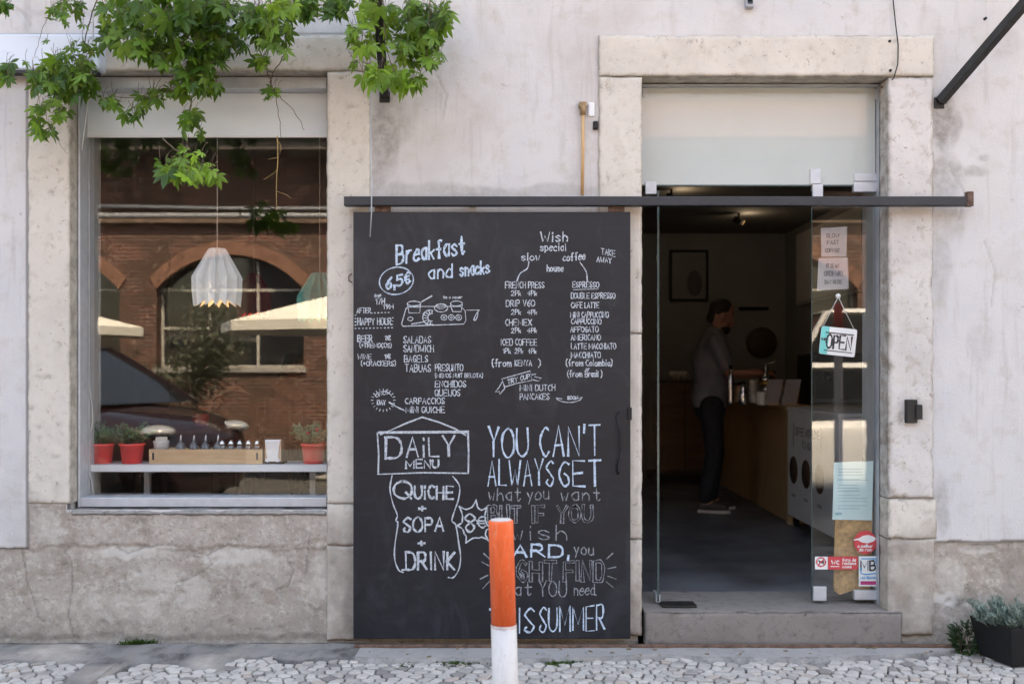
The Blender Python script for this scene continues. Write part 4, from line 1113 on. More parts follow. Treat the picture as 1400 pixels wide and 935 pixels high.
def vine(label, clusters, strands, tend=()):
    root = thing('climbing_vine', label, 'vine', P(*clusters[0][:2], -.3), 'green vines hanging over the shop front')
    mb = MB(); tint = []; stm = MB()
    for (px, py, rx, ry, n, Y0, Y1, size, t0) in clusters:
        for i in range(int(n * 1.5)):
            while True:
                u, v = random.uniform(-1, 1), random.uniform(-1, 1)
                if u*u + v*v < 1: break
            Y = random.uniform(Y0, Y1)
            t = t0 + random.uniform(-.40, .36)
            palmate(mb, tint, stm, P(px + u*rx, py + v*ry, Y), size * random.uniform(.65, 1.2), t)
    for pts, r0, nl, size, t0 in strands:
        pts = [P(a, b, y) for a, b, y in pts]; q = [Vector(v) for v in catmull([tuple(p) for p in pts], 5)]
        n = len(q); q = [v + Vector((random.uniform(-.004, .004), random.uniform(-.004, .004), 0)) for v in q]
        stm.tube(q, [r0 * (1 - .6 * i / n) for i in range(n)], 5)
        for i in range(nl):
            p = q[random.randrange(n)]
            palmate(mb, tint, stm, p + Vector((random.uniform(-.035, .035), random.uniform(-.04, .01), random.uniform(-.05, .01))), size * random.uniform(.45, 1.15), t0 + random.uniform(-.2, .25))
    mb.build('foliage', M['vine'], root, attrs={'tint': tint}, fixn=False)
    stm.build('stem', M['stem'], root)
    if tend:
        tm = MB()
        for pts, r0 in tend:
            q = [Vector(v) for v in catmull([tuple(P(a, b, y)) for a, b, y in pts], 5)]; tm.tube(q, [r0 * (1 - .6*i/len(q)) for i in range(len(q))], 5)
        tm.build('tendril', M['tendril'], root)
LS = 0.070
vine('leafy green vine hanging at the left edge over the awning box', [
    (92, 92, 38, 20, 26, -.34, -.14, LS, .42), (62, 108, 26, 16, 14, -.34, -.14, LS, .35), (106, 112, 26, 16, 20, -.3, -.14, LS*1.05, .4), (70, 150, 24, 18, 12, -.34, -.16, LS*.9, .5),
    (60, 174, 16, 10, 7, -.34, -.2, LS*.95, .42), (80, 14, 18, 20, 9, -.34, -.2, LS*.8, .4), (8, 95, 9, 12, 7, -.34, -.2, LS, .25), (6, 4, 7, 8, 6, -.3, -.2, LS, .25), (108, 8, 14, 8, 5, -.3, -.2, LS*.8, .4), (112, 66, 24, 12, 9, -.3, -.16, LS*.8, .5)],
   [([(96, -30, -.3), (80, 6, -.28), (66, 22, -.27), (55, 50, -.26), (48, 80, -.25)], .0022, 5, LS*.6, .45), ([(140, -20, -.3), (120, 40, -.26), (110, 80, -.22), (86, 118, -.22), (70, 150, -.24)], .0032, 6, LS*.8, .4),
    ([(66, 170, -.25), (80, 195, -.22), (92, 210, -.2)], .0016, 0, LS, .4), ([(96, 6, -.28), (104, 24, -.28), (116, 27, -.28)], .0018, 2, LS*.5, .4)])
vine('largest green vine, hanging in the middle over the shop window', [
    (230, 8, 90, 26, 62, -.55, -.16, LS*1.1, .22), (190, 44, 52, 26, 44, -.5, -.18, LS*1.1, .42), (300, 18, 66, 30, 60, -.45, -.14, LS*1.1, .16), (225, 64, 32, 22, 24, -.45, -.2, LS*1.1, .40), (160, 20, 22, 24, 14, -.5, -.25, LS, .5),
    (285, 62, 30, 28, 34, -.4, -.14, LS*1.05, .26), (268, 96, 22, 22, 20, -.38, -.14, LS, .34), (280, 116, 18, 10, 9, -.34, -.14, LS*.95, .4), (320, 52, 22, 20, 16, -.4, -.14, LS, .22),
    (237, 120, 12, 10, 6, -.34, -.2, LS*.9, .42), (206, 128, 18, 9, 9, -.34, -.2, LS*.85, .5), (150, 136, 12, 10, 6, -.34, -.2, LS*.95, .5), (184, 152, 14, 10, 6, -.34, -.22, LS*1.05, .38),
    (260, 158, 13, 9, 7, -.34, -.2, LS*.95, .42), (274, 180, 6, 7, 3, -.34, -.2, LS*.9, .45),
    (252, 232, 24, 18, 11, -.72, -.45, LS*.95, .85), (232, 216, 14, 18, 3, -.62, -.45, LS*1.5, .42), (280, 232, 18, 14, 8, -.72, -.5, LS*.9, .95), (264, 206, 16, 8, 4, -.7, -.5, LS*.7, .9),
    (375, 22, 30, 24, 20, -.5, -.2, LS*1.05, .55), (362, 44, 16, 22, 14, -.45, -.2, LS*1.05, .42), (386, 52, 12, 18, 9, -.42, -.2, LS, .38), (358, 82, 8, 8, 4, -.36, -.2, LS*.95, .5), (386, 8, 22, 10, 9, -.6, -.4, LS, .9),
    (430, 8, 36, 14, 22, -.36, -.14, LS*1.1, .2), (466, 2, 16, 16, 10, -.4, -.14, LS*1.1, .25), (370, 128, 9, 9, 4, -.3, -.2, LS*.75, .55)],
   [([(310, -20, -.3), (290, 40, -.28), (270, 90, -.26), (264, 130, -.26), (256, 165, -.26), (250, 190, -.26)], .0038, 8, LS*.9, .4), ([(250, 112, -.28), (215, 132, -.28), (180, 134, -.28), (150, 132, -.28)], .0026, 7, LS*.7, .5),
    ([(355, -20, -.3), (352, 50, -.26), (362, 90, -.24), (370, 110, -.22), (380, 150, -.22), (385, 188, -.22)], .0032, 3, LS*.6, .5), ([(392, 40, -.3), (396, 60, -.28), (384, 84, -.25), (372, 104, -.23), (372, 122, -.23), (390, 140, -.23), (406, 158, -.23), (416, 178, -.23)], .003, 1, LS*.5, .5),
    ([(222, 190, -.5), (240, 205, -.52), (262, 212, -.56), (285, 226, -.6)], .004, 0, LS, .6)],
   [([(379, 186, -.22), (380, 215, -.22), (378, 250, -.22), (378, 288, -.22)], .0026), ([(379, 232, -.22), (370, 240, -.22), (360, 246, -.22)], .0013), ([(378, 262, -.22), (390, 266, -.22), (398, 272, -.22)], .0013), ([(379, 192, -.22), (384, 200, -.22), (383, 210, -.22)], .0018), ([(379, 216, -.22), (372, 217, -.22), (366, 219, -.22)], .0013)])
vine('bright green vine cluster wrapped round the slanting strut left of centre', [
    (556, 24, 40, 26, 26, -.34, -.12, LS*1.12, .40), (580, 22, 34, 24, 20, -.34, -.12, LS*1.1, .34), (560, 62, 30, 22, 18, -.34, -.12, LS*1.1, .5), (494, 46, 18, 26, 14, -.5, -.2, LS, .72), (510, 96, 22, 11, 8, -.56, -.3, LS*1.15, .85),
    (550, 102, 22, 13, 9, -.4, -.2, LS*1.15, .82), (566, 112, 13, 10, 5, -.4, -.2, LS, .85), (600, 40, 14, 26, 12, -.36, -.18, LS*1.05, .28), (592, 74, 12, 14, 7, -.36, -.18, LS*1.05, .34), (496, 84, 14, 10, 4, -.4, -.25, LS*.6, .55), (505, 10, 16, 14, 10, -.5, -.3, LS, .75), (608, 12, 9, 12, 5, -.36, -.2, LS, .35)],
   [([(520, -30, -.36), (525, 30, -.34), (530, 70, -.36), (540, 100, -.4)], .0035, 5, LS, .6), ([(590, -30, -.3), (588, 30, -.28), (594, 70, -.27)], .003, 3, LS, .35), ([(500, -20, -.36), (496, 40, -.34), (492, 80, -.3), (496, 96, -.28)], .0022, 4, LS*.6, .6)])
# ================================================================ PLANTS AT THE DOOR, MOSS
def blade_tuft(mb, tint, c, n, spread, h, w, t0, up=0.6, rnd=random):
    for i in range(n):
        a = rnd.uniform(0, 2*math.pi); r = spread * math.sqrt(rnd.random())
        base = Vector(c) + Vector((r*math.cos(a), r*math.sin(a), 0))
        out = Vector((math.cos(a), math.sin(a), 0)) * (r/spread*.9 + rnd.uniform(-.2, .3)) + Vector((rnd.uniform(-.35, .35), rnd.uniform(-.35, .35), up + rnd.uniform(0, .6)))
        out.normalize(); L = h * rnd.uniform(.55, 1.15)
        leaflet(mb, tint, base, out, Vector((rnd.uniform(-1, 1), rnd.uniform(-1, .2), rnd.uniform(0, 1))).normalized(), L, t0 + rnd.uniform(-.3, .3), rnd.uniform(-.1, .3))
def narrow(mb, tint, base, dv, L, w, t):
    dv = dv.normalized(); s = dv.cross(Vector((random.uniform(-1, 1), random.uniform(-1, 1), random.uniform(-.3, 1)))).normalized() * w
    m_ = base + dv * L * .5 + Vector((0, 0, .06 * L)); e = base + dv * L
    mb.add([base - s*.5, base + s*.5, m_ + s, e, m_ - s], [(0, 1, 2, 3, 4)]); tint += [max(0, min(1, t))] * 5
pc = Vector((2.395, -0.255, 0.0))
pl = thing('square_planter', 'black tapered square planter full of bushy grey-green leaves, right of the doorway', 'planter', pc, None)
def frustum(mb, c, b, t, h, rz, z0=0.0):
    vs = []
    for hh, z in ((b, z0), (t, z0 + h)):
        for sx, sy in ((-1,-1),(1,-1),(1,1),(-1,1)):
            x, y = sx*hh, sy*hh; vs.append((c[0]+x*math.cos(rz)-y*math.sin(rz), c[1]+x*math.sin(rz)+y*math.cos(rz), c[2]+z))
    mb.add(vs, [(0,3,2,1),(0,1,5,4),(1,2,6,5),(2,3,7,6),(3,0,4,7)])
    return vs
rz = R(14)
m = MB(); o = frustum(m, pc, .108, .140, .185, rz, .004); i2 = frustum(m, pc, .100, .131, .178, rz, .010)
n = len(m.v); m.f.append([4,5,13,12]); m.f.append([5,6,14,13]); m.f.append([6,7,15,14]); m.f.append([7,4,12,15]); m.mi += [0]*4; m.sm += [False]*4
m.build('pot', M['black_plastic'], pl, bevel=.004, fixn=False)
m = MB(); frustum(m, pc, .10, .126, .02, rz, .14); m.box(pc.x-.1, pc.x+.1, pc.y-.1, pc.y+.1, .150, .158); m.build('soil', M['soil'], pl)
m = MB(); tint = []
for i in range(150):                                 # shoots, each with a brush of narrow leaves
    a = random.uniform(0, 2*math.pi); r = .125 * math.sqrt(random.random()); b0 = pc + Vector((r*math.cos(a), r*math.sin(a), .155))
    dv = Vector((math.cos(a)*r/.125*1.1 + random.uniform(-.25, .25), math.sin(a)*r/.125*1.1 + random.uniform(-.25, .25), random.uniform(.7, 1.3))).normalized(); L = random.uniform(.07, .145)
    t0 = random.uniform(.2, .95)
    for k in range(30):
        s = random.uniform(.15, 1); p_ = b0 + dv * L * s; w = Vector((random.uniform(-1, 1), random.uniform(-1, 1), random.uniform(-.1, .9)))
        narrow(m, tint, p_, w + dv * .8, random.uniform(.016, .034), .0026, t0 + random.uniform(-.2, .2) + (.25 if s > .85 else -.1))
    m.bar(b0 - dv*.02, b0 + dv * L, .002, .002); tint += [.3] * 8
m.build('foliage', M['grey_leaf'], pl, attrs={'tint': tint}, fixn=False)
p2 = Vector((2.225, -0.12, 0.0))
sp = thing('small_plant', 'small dark green leafy plant growing behind the black planter', 'plant', p2)
m = MB(); tint = []
for i in range(190):
    a = random.uniform(0, 2*math.pi); r = .062*math.sqrt(random.random()); b0 = p2 + Vector((r*math.cos(a), r*.8*math.sin(a), random.uniform(.0, .13)))
    leaflet(m, tint, b0, Vector((math.cos(a)*.8, math.sin(a)*.6 - .2, random.uniform(.1, .8))), Vector((random.uniform(-.5, .5), -1, random.uniform(.1, 1))).normalized(), random.uniform(.02, .045), random.uniform(.1, .8), .2)
m.build('foliage', M['dark_leaf'], sp, attrs={'tint': tint}, fixn=False)
m = MB(); 
for k in range(7): m.tube([p2 + Vector((random.uniform(-.02, .02), random.uniform(-.02, .02), -.02)), p2 + Vector((random.uniform(-.06, .06), random.uniform(-.05, .05), random.uniform(.1, .17)))], .0015, 4)
m.build('stem', M['stem'], sp)
m = MB(); tint = []
def moss(px, py, rx, n, h, Z=0.0):
    y = fy(py, Z); x = (px - 700) * (y - CAMY) / F
    for i in range(n):
        u = random.gauss(0, .45); b0 = Vector((x + u*rx/285, y + random.gauss(0, .018), Z - .004))
        if b0.y > -.02: b0.y = -.02
        narrow(m, tint, b0, Vector((random.uniform(-.7, .7), random.uniform(-.9, .3), random.uniform(.3, 1))), random.uniform(.3, 1)*h, .0035, random.uniform(0, 1))
moss(200, 874, 22, 420, .050, .006); moss(182, 879, 26, 120, .014, 0)
moss(640, 903, 36, 650, .022); moss(620, 906, 22, 300, .022); moss(765, 903, 34, 650, .022); moss(760, 907, 16, 200, .018); moss(556, 909, 12, 110, .014); moss(1322, 893, 12, 160, .016); moss(700, 902, 60, 200, .012)
tag(m.build('moss_tufts', M['moss'], None, attrs={'tint': tint}, fixn=False), 'green moss and weeds growing in the pavement joints', 'moss', None, 'stuff')
# fallen bits along the track
m = MB()
for k in range(26):
    x = random.uniform(-.7, 2.2); y = random.uniform(-.28, -.11); c = Vector((x, y, .021)); a = random.uniform(0, 6.3); s = random.uniform(.004, .012)
    m.obox(c, (math.cos(a)*s, math.sin(a)*s, 0), (-math.sin(a)*s*.4, math.cos(a)*s*.4, 0), (0, 0, .0015))
tag(m.build('leaf_litter', simple('dry_leaf_litter', (.19, .13, .06), .9, 0, .5, 40)), 'scattered dry leaf crumbs on the pale strip under the board', 'litter', None, 'stuff')

# ================================================================ SHOP WINDOW SHELF AND WHAT STANDS ON IT
SY0, SY1 = .195, .44; SZ = fz(635.5, SY0)            # top of shelf
sh = thing('window_shelf', 'white display shelf running behind the shop window pane', 'shelf', (-1.55, .31, SZ))
m = MB(); m.box(fx(119, SY0), fx(447, SY0), SY0, SY1, fz(645, SY0), SZ); m.build('board', M['white'], sh, bevel=.003)
for x in (-2.0, -1.1):
    m = MB(); m.box(x, x + .03, SY1 - .03, SY1, fz(645, SY0) - .2, fz(645, SY0) - .001); m.build('support', M['alu_dull'], sh)
def pot_plant(px, label, cat_leaf, flower=False, seed=1):
    Yp = .29; base = P(px, 636, Yp); base.z = SZ + .001
    root = thing('potted_plant', label, 'potted plant', base, 'red potted plants on the window shelf')
    m = MB(); s = Yp - CAMY
    rt, rbm, h = 16.5*s/F, 13*s/F, 27*s/F
    m.lathe([(rbm, 0), (rt*.96, h*.9), (rt*1.05, h*.9), (rt*1.06, h), (rt*.95, h), (rt*.93, h*.88), (0, h*.86)], base, 24); m.build('pot', M['red_plastic'], root)
    m = MB(); tint = []; rnd = random.Random(seed)
    for k in range(44):
        a = rnd.uniform(0, 6.28); r = .035*math.sqrt(rnd.random()); b0 = base + Vector((r*math.cos(a), r*math.sin(a), h*.9))
        dv = Vector((math.cos(a)*rnd.uniform(.2, .95), math.sin(a)*rnd.uniform(.2, .8), rnd.uniform(.5, 1.2))).normalized(); L = rnd.uniform(.05, .135)
        m.bar(b0, b0 + dv*L, .002, .002); tint += [.2]*8
        for q_ in range(9):
            p_ = b0 + dv*L*rnd.uniform(.3, 1.02); w = Vector((rnd.uniform(-1, 1), rnd.uniform(-1, 1), rnd.uniform(-.3, .8)))
            leaflet(m, tint, p_, w + dv*.5, Vector((rnd.uniform(-.5, .5), rnd.uniform(-1, 0), rnd.uniform(0, 1))).normalized(), rnd.uniform(.018, .036), (.75 if flower else .35) + rnd.uniform(-.35, .35), .2)
    m.build('foliage', M['pot_leaf'] if flower else M['pot_leaf_dark'], root, attrs={'tint': tint}, fixn=False)
    if flower:
        fm = simple('red_flower', (.5, .02, .05), .6, 0, .1, 40)
        for dx, dz, dy in ((.028, .075, -.03), (-.02, .055, -.04), (.05, .05, -.02)):
            m = MB(); m.ell(base + Vector((dx, dy, h + dz)), (.011, .011, .010), 8, 6); m.build('flower', fm, root)
pot_plant(139, 'dark leafy plant in a red pot, at the window frame end of the shelf', 0, seed=3)
pot_plant(180.5, 'bushy dark green plant in a red pot next to the white sugar bowl', 0, seed=8)
pot_plant(428.5, 'pale grey-green plant with red flowers in a red pot beside the napkin dispenser', 0, True, seed=5)
def shelf_pos(px, Y): v = P(px, 636, Y); v.z = SZ + .001; return v
Yw = .25; wb = thing('wooden_box', 'long shallow light wooden box with finger joints on the window shelf', 'box', shelf_pos(282, Yw + .06))
x0, x1 = fx(203.5, Yw), fx(359.5, Yw); zt = SZ + 20*(Yw-CAMY)/F
m = MB(); m.box(x0, x1, Yw, Yw + .012, SZ + .001, zt); m.box(x0, x1, Yw + .12, Yw + .132, SZ + .001, zt); m.box(x0 + .012, x1 - .012, Yw + .0125, Yw + .1195, SZ + .001, SZ + .010)
m.build('side', M['oak'], wb, bevel=.0015)
for u in (x0, x1 - .0118): m = MB(); m.box(u, u + .0118, Yw + .0122, Yw + .1198, SZ + .001, zt - .001); m.build('end_board', M['oak'], wb)
for px in (209.5, 351.5): m = MB(); m.box(fx(px - 1.3, Yw), fx(px + 1.3, Yw), Yw - .0015, Yw - .0002, zt - .055, zt - .018); m.build('joint_slot', M['ink'], wb)
sets = [(247, 'c'), (265, 'c'), (281, 'c'), (298, 'c'), (304, 's'), (316, 's'), (328, 's'), (340, 's'), (352, 's')]
lb = ['{} glass condiment shaker, {} in the wooden box'.format(a, b) for a, b in ()]
names = ['tall-necked glass oil bottle, first from the white bowl in the wooden box', 'tall-necked glass oil bottle, second from the white bowl in the wooden box', 'tall-necked glass oil bottle, third from the white bowl in the wooden box', 'tall-necked glass oil bottle, next to the small shakers in the wooden box',
         'small steel-topped shaker nearest the tall oil bottles in the wooden box', 'small steel-topped shaker fourth from the napkin dispenser', 'small steel-topped shaker third from the napkin dispenser', 'small steel-topped shaker second from the napkin dispenser', 'small steel-topped shaker closest to the napkin dispenser']
for (px, k), nm in zip(sets, names):
    c = shelf_pos(px, Yw + .07); c.z = SZ + .011
    if k == 'c':
        t = thing('oil_bottle', nm, 'bottle', c, 'oil bottles in the wooden box')
        m = MB(); m.lathe([(.024, 0), (.026, .02), (.026, .075), (.018, .092), (.007, .100), (.006, .108)], c, 14); m.build('glass_body', simple('clear_bottle', (.13, .14, .15), .1, .2, .2, 20), t)
        m = MB(); m.tube([c + Vector((0, 0, .108)), c + Vector((.001, 0, .128)), c + Vector((.003, -.002, .136))], [.0055, .004, .003], 8); m.build('pourer', M['white'], t)
    else:
        t = thing('shaker', nm, 'shaker', c, 'small shakers in the wooden box')
        m = MB(); m.lathe([(.016, 0), (.017, .03), (.017, .075), (.0165, .083)], c, 14); m.build('glass_body', simple('shaker_glass', (.25, .28, .3), .1, .2, .1, 20), t)
        m = MB(); m.lathe([(.0175, .0835), (.0175, .092), (.013, .104), (.006, .112), (0, .114)], c, 14); m.build('steel_top', M['chrome'], t)
c = shelf_pos(220.5, .36); t = thing('sugar_bowl', 'white ribbed bowl of sugar sachets behind the wooden box', 'bowl', c)
m = MB(); m.lathe([(.030, 0), (.043, .112), (.044, .115), (.040, .115), (.030, .01), (0, .01)], c, 20); m.build('bowl', M['porcelain'], t)
m = MB()
for k in range(9): 
    a = random.uniform(0, 6.3); m.obox(c + Vector((.022*math.cos(a), .022*math.sin(a), .118)), (.011, .002, 0), (-.0004, .0016, 0), (random.uniform(-.006, .006), .001, .016))
m.build('sachet', simple('cream_sachet', (.68, .6, .52), .7, 0, .1, 30), t)
c = shelf_pos(372.5, .25); t = thing('napkin_dispenser', 'white and steel napkin dispenser beside the wooden box', 'napkin dispenser', c)
w = 12*5.25/F; h = 33*5.25/F
m = MB(); m.box(c.x - w, c.x + w, c.y + .01, c.y + .085, c.z + .012, c.z + h); m.build('body', M['chrome'], t, bevel=.004)
m = MB(); m.prism([(c.x - w*.85, c.z + h*.97), (c.x - w*.62, c.z + h*.25), (c.x - w*.9, c.z + h*.12), (c.x - w*.6, c.z + .008), (c.x - w*.3, c.z + h*.1), (c.x + w*.3, c.z + h*.1), (c.x + w*.6, c.z + .008), (c.x + w*.9, c.z + h*.12), (c.x + w*.62, c.z + h*.25), (c.x + w*.85, c.z + h*.97)], c.y, c.y + .0095); m.build('face_plate', M['white'], t, bevel=.0015)
m = MB(); m.box(c.x + w + .001, c.x + w + .012, c.y - .002, c.y + .09, c.z, c.z + h + .004); m.box(c.x - w - .006, c.x - w - .001, c.y - .002, c.y + .09, c.z, c.z + h + .004); m.box(c.x - w - .006, c.x + w + .012, c.y, c.y + .09, c.z, c.z + .006); m.build('side_panel', M['black_plastic'], t, bevel=.002)
cable('electric_cord', [P(a, b, .185) for a, b in [(122, 500), (123, 530), (126, 556), (127, 575), (124, 590), (119, 600), (121, 612), (122, 630), (123, 645), (126, 662), (129, 678)]], .003, M['cord_white'], 'white electric cord hanging inside the shop window by the frame', 'cord')

# ================================================================ LAMPS INSIDE
def pendant(px, pyt, pyb, rpx, Y, mat, label, pleats=14, bulb=True):
    top = P(px, pyt, Y); s = (Y - CAMY)/F; h = (pyb - pyt)*s; r = rpx*s; c = Vector((top.x, Y, top.z - h))
    root = thing('pendant_lamp', label, 'lamp', (c.x, c.y, c.z), 'pleated paper pendant lamps in the cafe')
    m = MB(); rows = [(1.0, .30, .30), (.985, .36, .22), (.48, 1.0, .66), (.28, .99, .58), (.02, .93, .66)]; n = pleats*2; vs = []
    for ri, (z, ro, rin) in enumerate(rows):
        for k in range(n):
            a = math.pi*2*k/n; rr = r*(ro if k % 2 == 0 else rin); zz = z*h
            if ri == 4: zz = h*(0.0 if k % 2 == 0 else .10)
            if ri == 2: zz = h*(.50 if k % 2 == 0 else .38)
            vs.append(c + Vector((rr*math.cos(a), rr*math.sin(a), zz)))
    fs = [(i*n+k, i*n+(k+1) % n, (i+1)*n+(k+1) % n, (i+1)*n+k) for i in range(len(rows)-1) for k in range(n)]
    m.add(vs, fs); o = m.build('lamp_shade', mat, root); sd2 = o.modifiers.new('t', 'SOLIDIFY'); sd2.thickness = .002
    m = MB(); m.tube([c + Vector((0, 0, h*.99)), Vector((c.x, c.y, IZ1))], .003, 6); m.build('cord', M['cord_white'], root)
    if bulb:
        m = MB(); m.ell(c + Vector((0, 0, h*.22)), (.026, .026, .036)); m.build('bulb', M['bulb'], root)
        ld = bpy.data.lights.new('bulb_glow', 'POINT'); ld.energy = 0.10; ld.color = (1, .6, .28); ld.shadow_soft_size = .04
        lo = bpy.data.objects.new('bulb_glow', ld); COL.objects.link(lo); lo.parent = root; lo.location = (0, 0, h*.06)
pendant(297, 340, 419, 34, 0.62, M['shade_white'], 'white pleated paper pendant lamp in the middle of the shop window')
pendant(347, 374, 434, 24, 3.4, M['shade_red'], 'dark red pleated paper pendant lamp behind the white one')
pendant(437, 373, 440, 31, 1.05, M['shade_teal'], 'teal pleated paper pendant lamp at the stone jamb side of the window')
for k, (px, Y, nm) in enumerate(((940, 2.6, 'small warm ceiling spotlight just inside the doorway'), (918, 4.2, 'small warm ceiling spotlight farther inside the cafe'), (1010, 5.6, 'small warm ceiling spotlight near the back wall'))):
    c = P(px, 0, Y); c.z = IZ1; t = thing('ceiling_spotlight', nm, 'spotlight', c, 'small ceiling spotlights')
    m = MB(); m.tube([c + Vector((0, 0, 0)), c + Vector((0, 0, -.06))], .012, 8); m.tube([c + Vector((-.05, 0, -.06)), c + Vector((.05, .0, -.10))], .032, 12); m.build('housing', M['black_steel'], t)
    m = MB(); m.tube([c + Vector((.048, 0, -.099)), c + Vector((.054, 0, -.1015))], .026, 12); m.build('bulb', M['spot'], t)
    ld = bpy.data.lights.new('spot_glow', 'POINT'); ld.energy = 0.16; ld.color = (1, .86, .72); ld.shadow_soft_size = .03
    lo = bpy.data.objects.new('spot_glow', ld); COL.objects.link(lo); lo.parent = t; lo.location = (.09, 0, -.12)

# ================================================================ COUNTER AND WHAT STANDS ON IT
CX0, CX1, CY0, CY1, CZ = 2.17, 2.85, 2.80, 6.2, 1.10
ct = thing('service_counter', 'plywood service counter along the room behind the doorway', 'counter', ((CX0+CX1)/2, (CY0+CY1)/2, FLZ))
m = MB(); m.box(CX0 + .03, CX1, CY0 + .02, CY1, FLZ, CZ - .05); m.build('body', M['counter_wood'], ct)
m = MB(); m.box(CX0 - .02, CX1 + .02, CY0 - .02, CY1 + .02, CZ - .048, CZ); m.build('worktop', wood('worktop_wood', (.36, .22, .11), (.5, .33, .18), 'Y', 4), ct, bevel=.004)
m = MB(); m.box(CX0 - .008, CX0 + .029, CY0 - .008, CY0 + .06, FLZ, CZ - .052); m.build('corner_post', wood('corner_wood', (.5, .33, .17), (.62, .43, .24), 'Z', 4), ct)
QX, QY0, QY1 = 2.15, 1.55, 2.765
pn = thing('serving_cart', 'white wheeled serving cart with printed coffee cups at the near end of the counter', 'cart', (2.45, 2.15, FLZ))
m = MB(); m.box(QX, QX + .56, QY0, QY1, FLZ + .085, CZ - .03); m.build('body', M['white'], pn, bevel=.004)
m = MB(); m.box(QX - .008, QX + .57, QY0 - .008, QY1 + .008, CZ - .029, CZ - .005); m.build('top', M['white'], pn, bevel=.003)
class XPen(Pen):                                     # writes on the long side of the cart
    def stroke(s, pts, w):
        s.k = (s.k + 1) % 24; X = QX - .0006 - s.k * .00006; wr = w/2; vs = []; n = len(pts)
        for i, p in enumerate(pts):
            a, b = pts[max(0, i-1)], pts[min(n-1, i+1)]; dx, dy = b[0]-a[0], b[1]-a[1]; L = math.hypot(dx, dy) or 1
            vs += [(X, QY1 - (p[0] - dy/L*wr)/250, CZ - (p[1] + dx/L*wr)/250), (X, QY1 - (p[0] + dy/L*wr)/250, CZ - (p[1] - dx/L*wr)/250)]
        s.mb.add(vs, [(2*i, 2*i+1, 2*i+3, 2*i+2) for i in range(n-1)])
q = XPen(0); q.stroke([(40, 30), (40, 75)], 4); q.stroke([(210, 30), (210, 75)], 4); q.text('COFFEE WITH LOVE', 50, 52, 200, 14, 2.6); q.text('TO GO', 95, 74, 150, 12, 2.4)
for x in (42, 122, 202): q.text('ooo', x - 12, 170, x + 12, 8, 1.8)
q.build('printed_lettering', M['ink_grey'], pn)
bp = simple('brown_print', (.07, .035, .02), .8, 0, .3, 20)
for x in (42, 122, 202):
    y = QY1 - x/250; z = CZ - 120/250
    m = MB(); m.lathe([(0, -.004), (.105, -.0035), (.105, -.0008)], (QX, y, z), 20, 'X'); m.build('printed_cup', bp, pn)
for x in (QX + .05, QX + .51):
    for y in (QY0 + .06, QY1 - .06): m = MB(); m.lathe([(0, -.015), (.036, -.013), (.041, 0), (.036, .013), (0, .015)], (x, y, FLZ + .042), 16, 'X'); m.build('castor', M['rubber'], pn)
def on_counter(px, Y): v = P(px, 0, Y); v.z = CZ + .001; return v
def item(name, label, cat, prof, px, Y, mat, part='body', group=None, extra=None):
    c = on_counter(px, Y); t = thing(name, label, cat, c, group); m = MB(); m.lathe(prof, c, 18); m.build(part, mat, t)
    if extra: extra(c, t)
    return t
def cap_(r, z0, z1, mat, nm):
    def f(c, t):
        m = MB(); m.lathe([(r, z0), (r, z1*.7 + z0*.3), (r*.5, z1), (0, z1)], c, 14); m.build(nm, mat, t)
    return f
item('steel_bottle', 'tall slim steel bottle on the counter beside the standing man', 'bottle', [(.028, 0), (.03, .02), (.03, .20), (.014, .25), (.012, .29)], 999, 3.15, M['chrome'], extra=cap_(.013, .291, .32, M['black_plastic'], 'stopper'))
item('glass_carafe', 'small glass carafe with a steel lid on the counter', 'carafe', [(.035, 0), (.04, .03), (.035, .10), (.02, .14), (.022, .16)], 1016, 3.05, M['chrome'], extra=cap_(.022, .161, .19, M['black_plastic'], 'lid'))
def jug_handle(c, t):
    m = MB(); m.tube([c + Vector((-.035, 0, .085)), c + Vector((-.06, 0, .08)), c + Vector((-.062, 0, .04)), c + Vector((-.038, 0, .02))], .006, 8); m.build('handle', M['porcelain'], t)
item('milk_jug', 'white porcelain milk jug on the counter', 'jug', [(.034, 0), (.04, .02), (.036, .07), (.042, .105), (.039, .105), (.033, .06), (0, .03)], 1041, 2.95, M['porcelain'], extra=jug_handle)
def grinder(c, t):
    m = MB(); m.lathe([(.055, .19), (.06, .20), (.03, .24), (.018, .26), (.022, .30), (.01, .33), (0, .335)], c, 18); m.build('hopper', M['chrome'], t)
    m = MB(); m.lathe([(.07, .165), (.075, .175), (.06, .188)], c, 18); m.build('brass_ring', M['brass'], t)
    m = MB(); m.tube([c + Vector((0, 0, .33)), c + Vector((.07, -.01, .345)), c + Vector((.07, -.01, .37))], .006, 6); m.build('crank', M['chrome'], t)
item('coffee_maker', 'brass and steel coffee maker standing on the counter', 'coffee maker', [(.05, 0), (.055, .02), (.03, .06), (.045, .10), (.05, .16)], 1047, 3.3, M['chrome'], extra=grinder)
for k, (px, Y, nm) in enumerate(((1057, 2.95, 'tilted menu card on the counter, beside the coffee maker'), (1082, 2.95, 'tilted menu card on the counter, at the black coffee machine'))):
    c = on_counter(px, Y); t = thing('menu_card', nm, 'menu card', c, 'menu cards on the counter')
    m = MB(); m.obox(c + Vector((0, 0, .105)), (.062, .01, 0), (.02, .0, .10), (.0, .003, 0)); m.build('card', M['paper_grey'], t)
    m = MB(); m.box(c.x - .05, c.x + .05, c.y - .02, c.y + .03, c.z, c.z + .012); m.build('stand', M['oak'], t)
